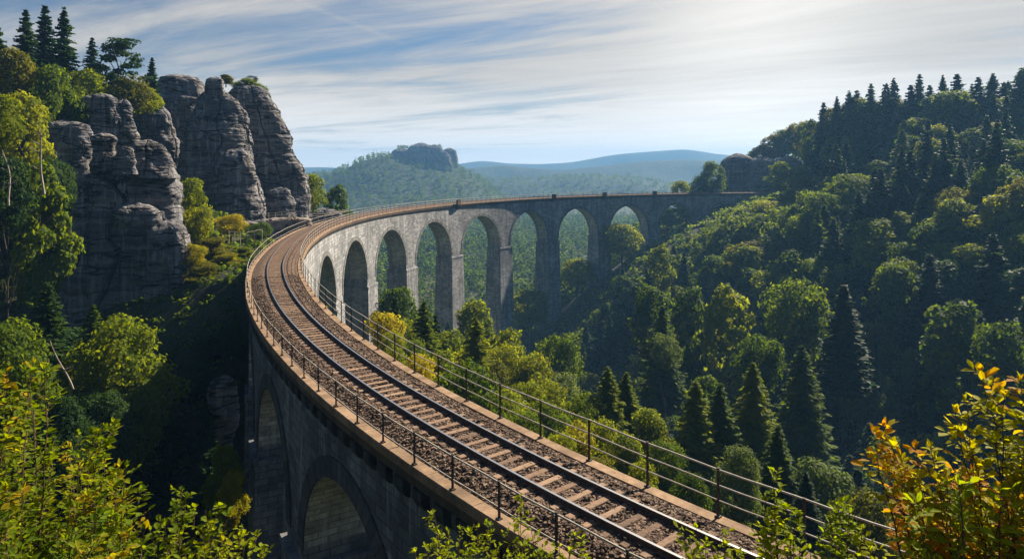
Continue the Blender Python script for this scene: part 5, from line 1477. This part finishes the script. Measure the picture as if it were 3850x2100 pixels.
def shrub(label, root, tips, mat, leaf=0.055, twig_gap=0.05, seed=1, wid=0.55, bare=0.30, twl=(0.07, 0.17), stemr=0.008, arch=0.25, name='shrub', cat='shrub', nleaf=(4, 7), group='foreground shrubs'):
    """root (px, distance); tips [(px, py, distance)]"""
    r_ = np.random.default_rng(seed)
    bx = (root[0] - 512) * root[1] / F; by = root[1]; bz = gz(bx, by) - 0.1
    b = np.array([bx, by, bz])
    e = empty(name, tuple(b)); tag(e, label, cat, group)
    sm = MB(); C, T, N_, L = [], [], [], []
    for (px, py, Y) in tips:
        tip = at(px, py, Y) - b
        b0 = np.array([r_.normal(0, .12), r_.normal(0, .10), 0])
        span = np.linalg.norm(tip - b0)
        mid = b0 + (tip - b0) * 0.55 + np.array([r_.normal(0, .05), r_.normal(0, .05), arch * 0.35]) * span * 0.5
        u = np.linspace(0, 1, 14)[:, None]
        pts = (1 - u) ** 2 * b0 + 2 * u * (1 - u) * mid + u * u * tip
        pts[1:-1] += r_.normal(0, .008, (12, 3))
        sm.tube(pts, np.linspace(stemr * (0.6 + span * 0.35), 0.0018, 14), 5)
        seg = np.concatenate([[0], np.cumsum(np.linalg.norm(np.diff(pts, axis=0), axis=1))])
        tot = seg[-1]
        pos = tot * bare; sd_ = r_.choice([-1, 1])
        while pos < tot:
            c = np.array([np.interp(pos, seg, pts[:, j]) for j in range(3)])
            tg = np.array([np.interp(min(pos + .03, tot), seg, pts[:, j]) - np.interp(max(pos - .03, 0), seg, pts[:, j]) for j in range(3)]); tg /= np.linalg.norm(tg) + 1e-9
            sd_ = -sd_
            lat = np.cross(tg, r_.normal(0, 1, 3)); lat /= np.linalg.norm(lat) + 1e-9
            d = lat * 0.9 + tg * 0.55 + np.array([0, 0, 0.12]); d /= np.linalg.norm(d)
            tl = r_.uniform(*twl) * (0.45 + 0.55 * min(1, (tot - pos) / (0.25 * tot)))
            q = np.array([c, c + d * tl * .5 + (0, 0, -.004), c + d * tl + (0, 0, -.02 * tl)])
            sm.tube(q, [0.003, 0.0022, 0.0012], 4)
            k = r_.integers(*nleaf)
            for i in range(k):
                f_ = (i + .6) / k
                s2 = np.cross(d, np.array([0, 0, 1.0])); s2 /= np.linalg.norm(s2) + 1e-9
                dirl = (d * 0.55 + s2 * (1 if i % 2 else -1) * (0.85 if i < k - 1 else 0.1) + np.array([0, 0, r_.normal(-.08, .25)]))
                C.append(c + d * tl * f_); T.append(dirl)
                N_.append(np.array([r_.normal(0, .42), r_.normal(0, .42), 1.0])); L.append(leaf * r_.uniform(.42, 1.35))
            pos += twig_gap * r_.uniform(.6, 1.4)
        for i in range(3):
            C.append(tip + 0 * tip); T.append((pts[-1] - pts[-2]) * 10 + r_.normal(0, .5, 3)); N_.append(np.array([r_.normal(0, .4), r_.normal(0, .4), 1.0])); L.append(leaf * r_.uniform(.6, 1.1))
    sm.build('stems', M['twig'], e)
    C, T, N_, L = np.array(C), np.array(T), np.array(N_), np.array(L)
    V, Q, Tr = leaf_shapes(C, T, N_, L, r_, wid)
    n = len(C); s1 = np.clip(0.5 + .5 * vnoise(C * 4.5, seed) + r_.normal(0, .18, n), 0, 1)
    me = make_mesh('foliage', V, [Q, Tr], [M[mat]], attr={'shade': np.concatenate([np.repeat(s1, 4), np.repeat(s1, 4)])})
    obj('foliage', me, e)
    return n

def spray(x0, x1, top, n, Y, seed, ybot=575, spread=0.5):
    """n tips under a top line [(px, py)...]"""
    r_ = random.Random(seed); top = np.array(top, float); out = []
    for i in range(n):
        px = r_.uniform(x0, x1); ty = float(np.interp(px, top[:, 0], top[:, 1]))
        f_ = 0 if i < n * 0.35 else r_.random() ** 1.2
        out.append((px, ty + (ybot - ty) * f_ + r_.uniform(0, 6), Y + r_.uniform(-spread, spread)))
    return out
nl = 0
nl += shrub('tall golden-green shrub with yellow lit tips at the left edge', (10, 4.6), spray(-25, 52, [(-30, 372), (20, 366), (40, 362), (48, 375), (52, 420), (60, 470)], 19, 4.8, 1, 560), 'shrub_left', 0.055, 0.05, 11)
nl += shrub('golden-green shrub reaching right with one long leafy tip into the dark gully', (70, 4.7), spray(45, 122, [(45, 445), (70, 432), (90, 430), (108, 432), (122, 470)], 15, 4.9, 2, 560) + [(112, 424, 4.9), (104, 428, 4.8), (96, 432, 4.8)], 'shrub_left', 0.055, 0.05, 12)
nl += shrub('brown-tinged shrub with layered leaves in the left foreground', (110, 4.6), spray(90, 150, [(90, 490), (122, 465), (130, 462), (140, 485), (150, 500)], 13, 4.7, 3, 585), 'shrub_left', 0.055, 0.05, 13)
nl += shrub('low yellow-green shrub filling the bottom left corner', (20, 3.9), spray(-30, 130, [(-30, 478), (40, 492), (90, 510), (130, 520)], 28, 4.1, 4, 600), 'shrub_left', 0.05, 0.048, 14)
nl += shrub('green shrub with upright sprigs right of the brown-tinged one', (190, 4.8), [(181, 490, 4.9), (186, 497, 4.9), (174, 510, 4.9), (195, 507, 4.9), (210, 517, 4.9), (217, 508, 5.0), (228, 515, 5.0), (202, 530, 4.8), (165, 525, 4.7), (180, 535, 4.7), (222, 540, 4.8), (150, 530, 4.6), (205, 552, 4.7), (160, 550, 4.6), (140, 545, 4.5), (190, 560, 4.6)], 'shrub_left', 0.05, 0.05, 15)
nl += shrub('small bright sprigs beside the near viaduct pier at the bottom edge', (246, 5.0), [(243, 527, 5.1), (239, 536, 5.1), (255, 534, 5.1), (232, 545, 5.0), (250, 548, 5.0), (262, 550, 5.0), (225, 556, 4.9)], 'shrub_green', 0.045, 0.05, 16)
nl += shrub('loose yellow-green shrub at bottom centre below the outer railing', (470, 5.6), [(434, 512, 5.9), (437, 530, 5.8), (447, 530, 5.8), (459, 528, 5.8), (470, 531, 5.8), (478, 527, 5.8), (486, 523, 5.8), (425, 545, 5.6), (448, 545, 5.6), (465, 546, 5.6), (490, 540, 5.7), (500, 545, 5.6), (478, 552, 5.5), (455, 556, 5.5), (415, 552, 5.6), (507, 552, 5.5), (440, 560, 5.4), (495, 562, 5.4)], 'shrub_green', 0.046, 0.055, 17)
nl += shrub('thin leafy shoots standing in front of the outer railing', (530, 5.6), [(516, 500, 6.0), (520, 512, 5.9), (528, 514, 5.9), (508, 530, 5.8), (530, 540, 5.7), (545, 545, 5.7), (560, 546, 5.7), (575, 535, 5.7), (583, 538, 5.7), (570, 550, 5.6), (550, 556, 5.5), (535, 556, 5.5), (585, 556, 5.5), (520, 556, 5.5), (565, 565, 5.4)], 'shrub_green', 0.045, 0.06, 18)
nl += shrub('bright green sprigs in front of the rails at the bottom', (705, 4.9), [(684, 530, 5.1), (696, 527, 5.1), (690, 545, 5.0), (706, 540, 5.0), (722, 532, 5.1), (726, 545, 5.0), (738, 552, 5.0), (700, 556, 4.9), (718, 560, 4.9)], 'shrub_green', 0.05, 0.055, 19)
nl += shrub('tall fresh green sapling overlapping the inner railing', (785, 4.6), [(773, 471, 5.0), (778, 492, 4.9), (766, 500, 4.9), (786, 508, 4.9), (795, 515, 4.8), (775, 520, 4.8), (762, 535, 4.8), (800, 530, 4.8), (790, 540, 4.7), (770, 550, 4.7), (810, 548, 4.7)], 'shrub_green', 0.055, 0.055, 20)
nl += shrub('fresh green shrub right of the tall sapling by the inner railing', (842, 4.6), [(838, 505, 4.9), (843, 500, 4.9), (830, 520, 4.8), (850, 512, 4.8), (862, 530, 4.8), (840, 535, 4.8), (820, 540, 4.7), (855, 545, 4.7), (870, 550, 4.7), (838, 556, 4.6), (880, 548, 4.6)], 'shrub_green', 0.052, 0.055, 21)
nl += shrub('orange and yellow sapling arching left over the dark valley', (985, 3.9), [(873, 431, 4.3), (880, 438, 4.3), (884, 426, 4.3), (892, 446, 4.2), (900, 455, 4.2), (915, 448, 4.2), (930, 446, 4.2), (936, 458, 4.2), (905, 470, 4.2), (918, 478, 4.1), (935, 480, 4.1), (948, 470, 4.2)], 'shrub_orange', 0.066, 0.055, 22, bare=0.5)
nl += shrub('tallest sapling at the right edge with yellow leaves turning brown', (1035, 3.8), [(980, 372, 4.2), (988, 385, 4.2), (955, 412, 4.2), (965, 400, 4.2), (962, 430, 4.2), (972, 445, 4.2), (1005, 395, 4.1), (1020, 380, 4.1), (1022, 420, 4.1), (1005, 445, 4.1), (1025, 455, 4.0)], 'shrub_orange', 0.066, 0.052, 23, bare=0.42)
nl += shrub('dense yellow-green shrub in the bottom right corner', (985, 3.9), spray(905, 1040, [(905, 505), (940, 482), (975, 478), (1010, 490), (1040, 488)], 30, 4.1, 24, 590), 'shrub_green', 0.062, 0.05, 24)
nl += shrub('low orange-brown sprigs under the arching sapling', (935, 4.0), [(925, 523, 4.3), (938, 527, 4.3), (948, 533, 4.2), (930, 540, 4.2), (955, 540, 4.2), (915, 535, 4.3), (945, 550, 4.1)], 'shrub_orange', 0.058, 0.055, 25)
print('LEAVES', nl)
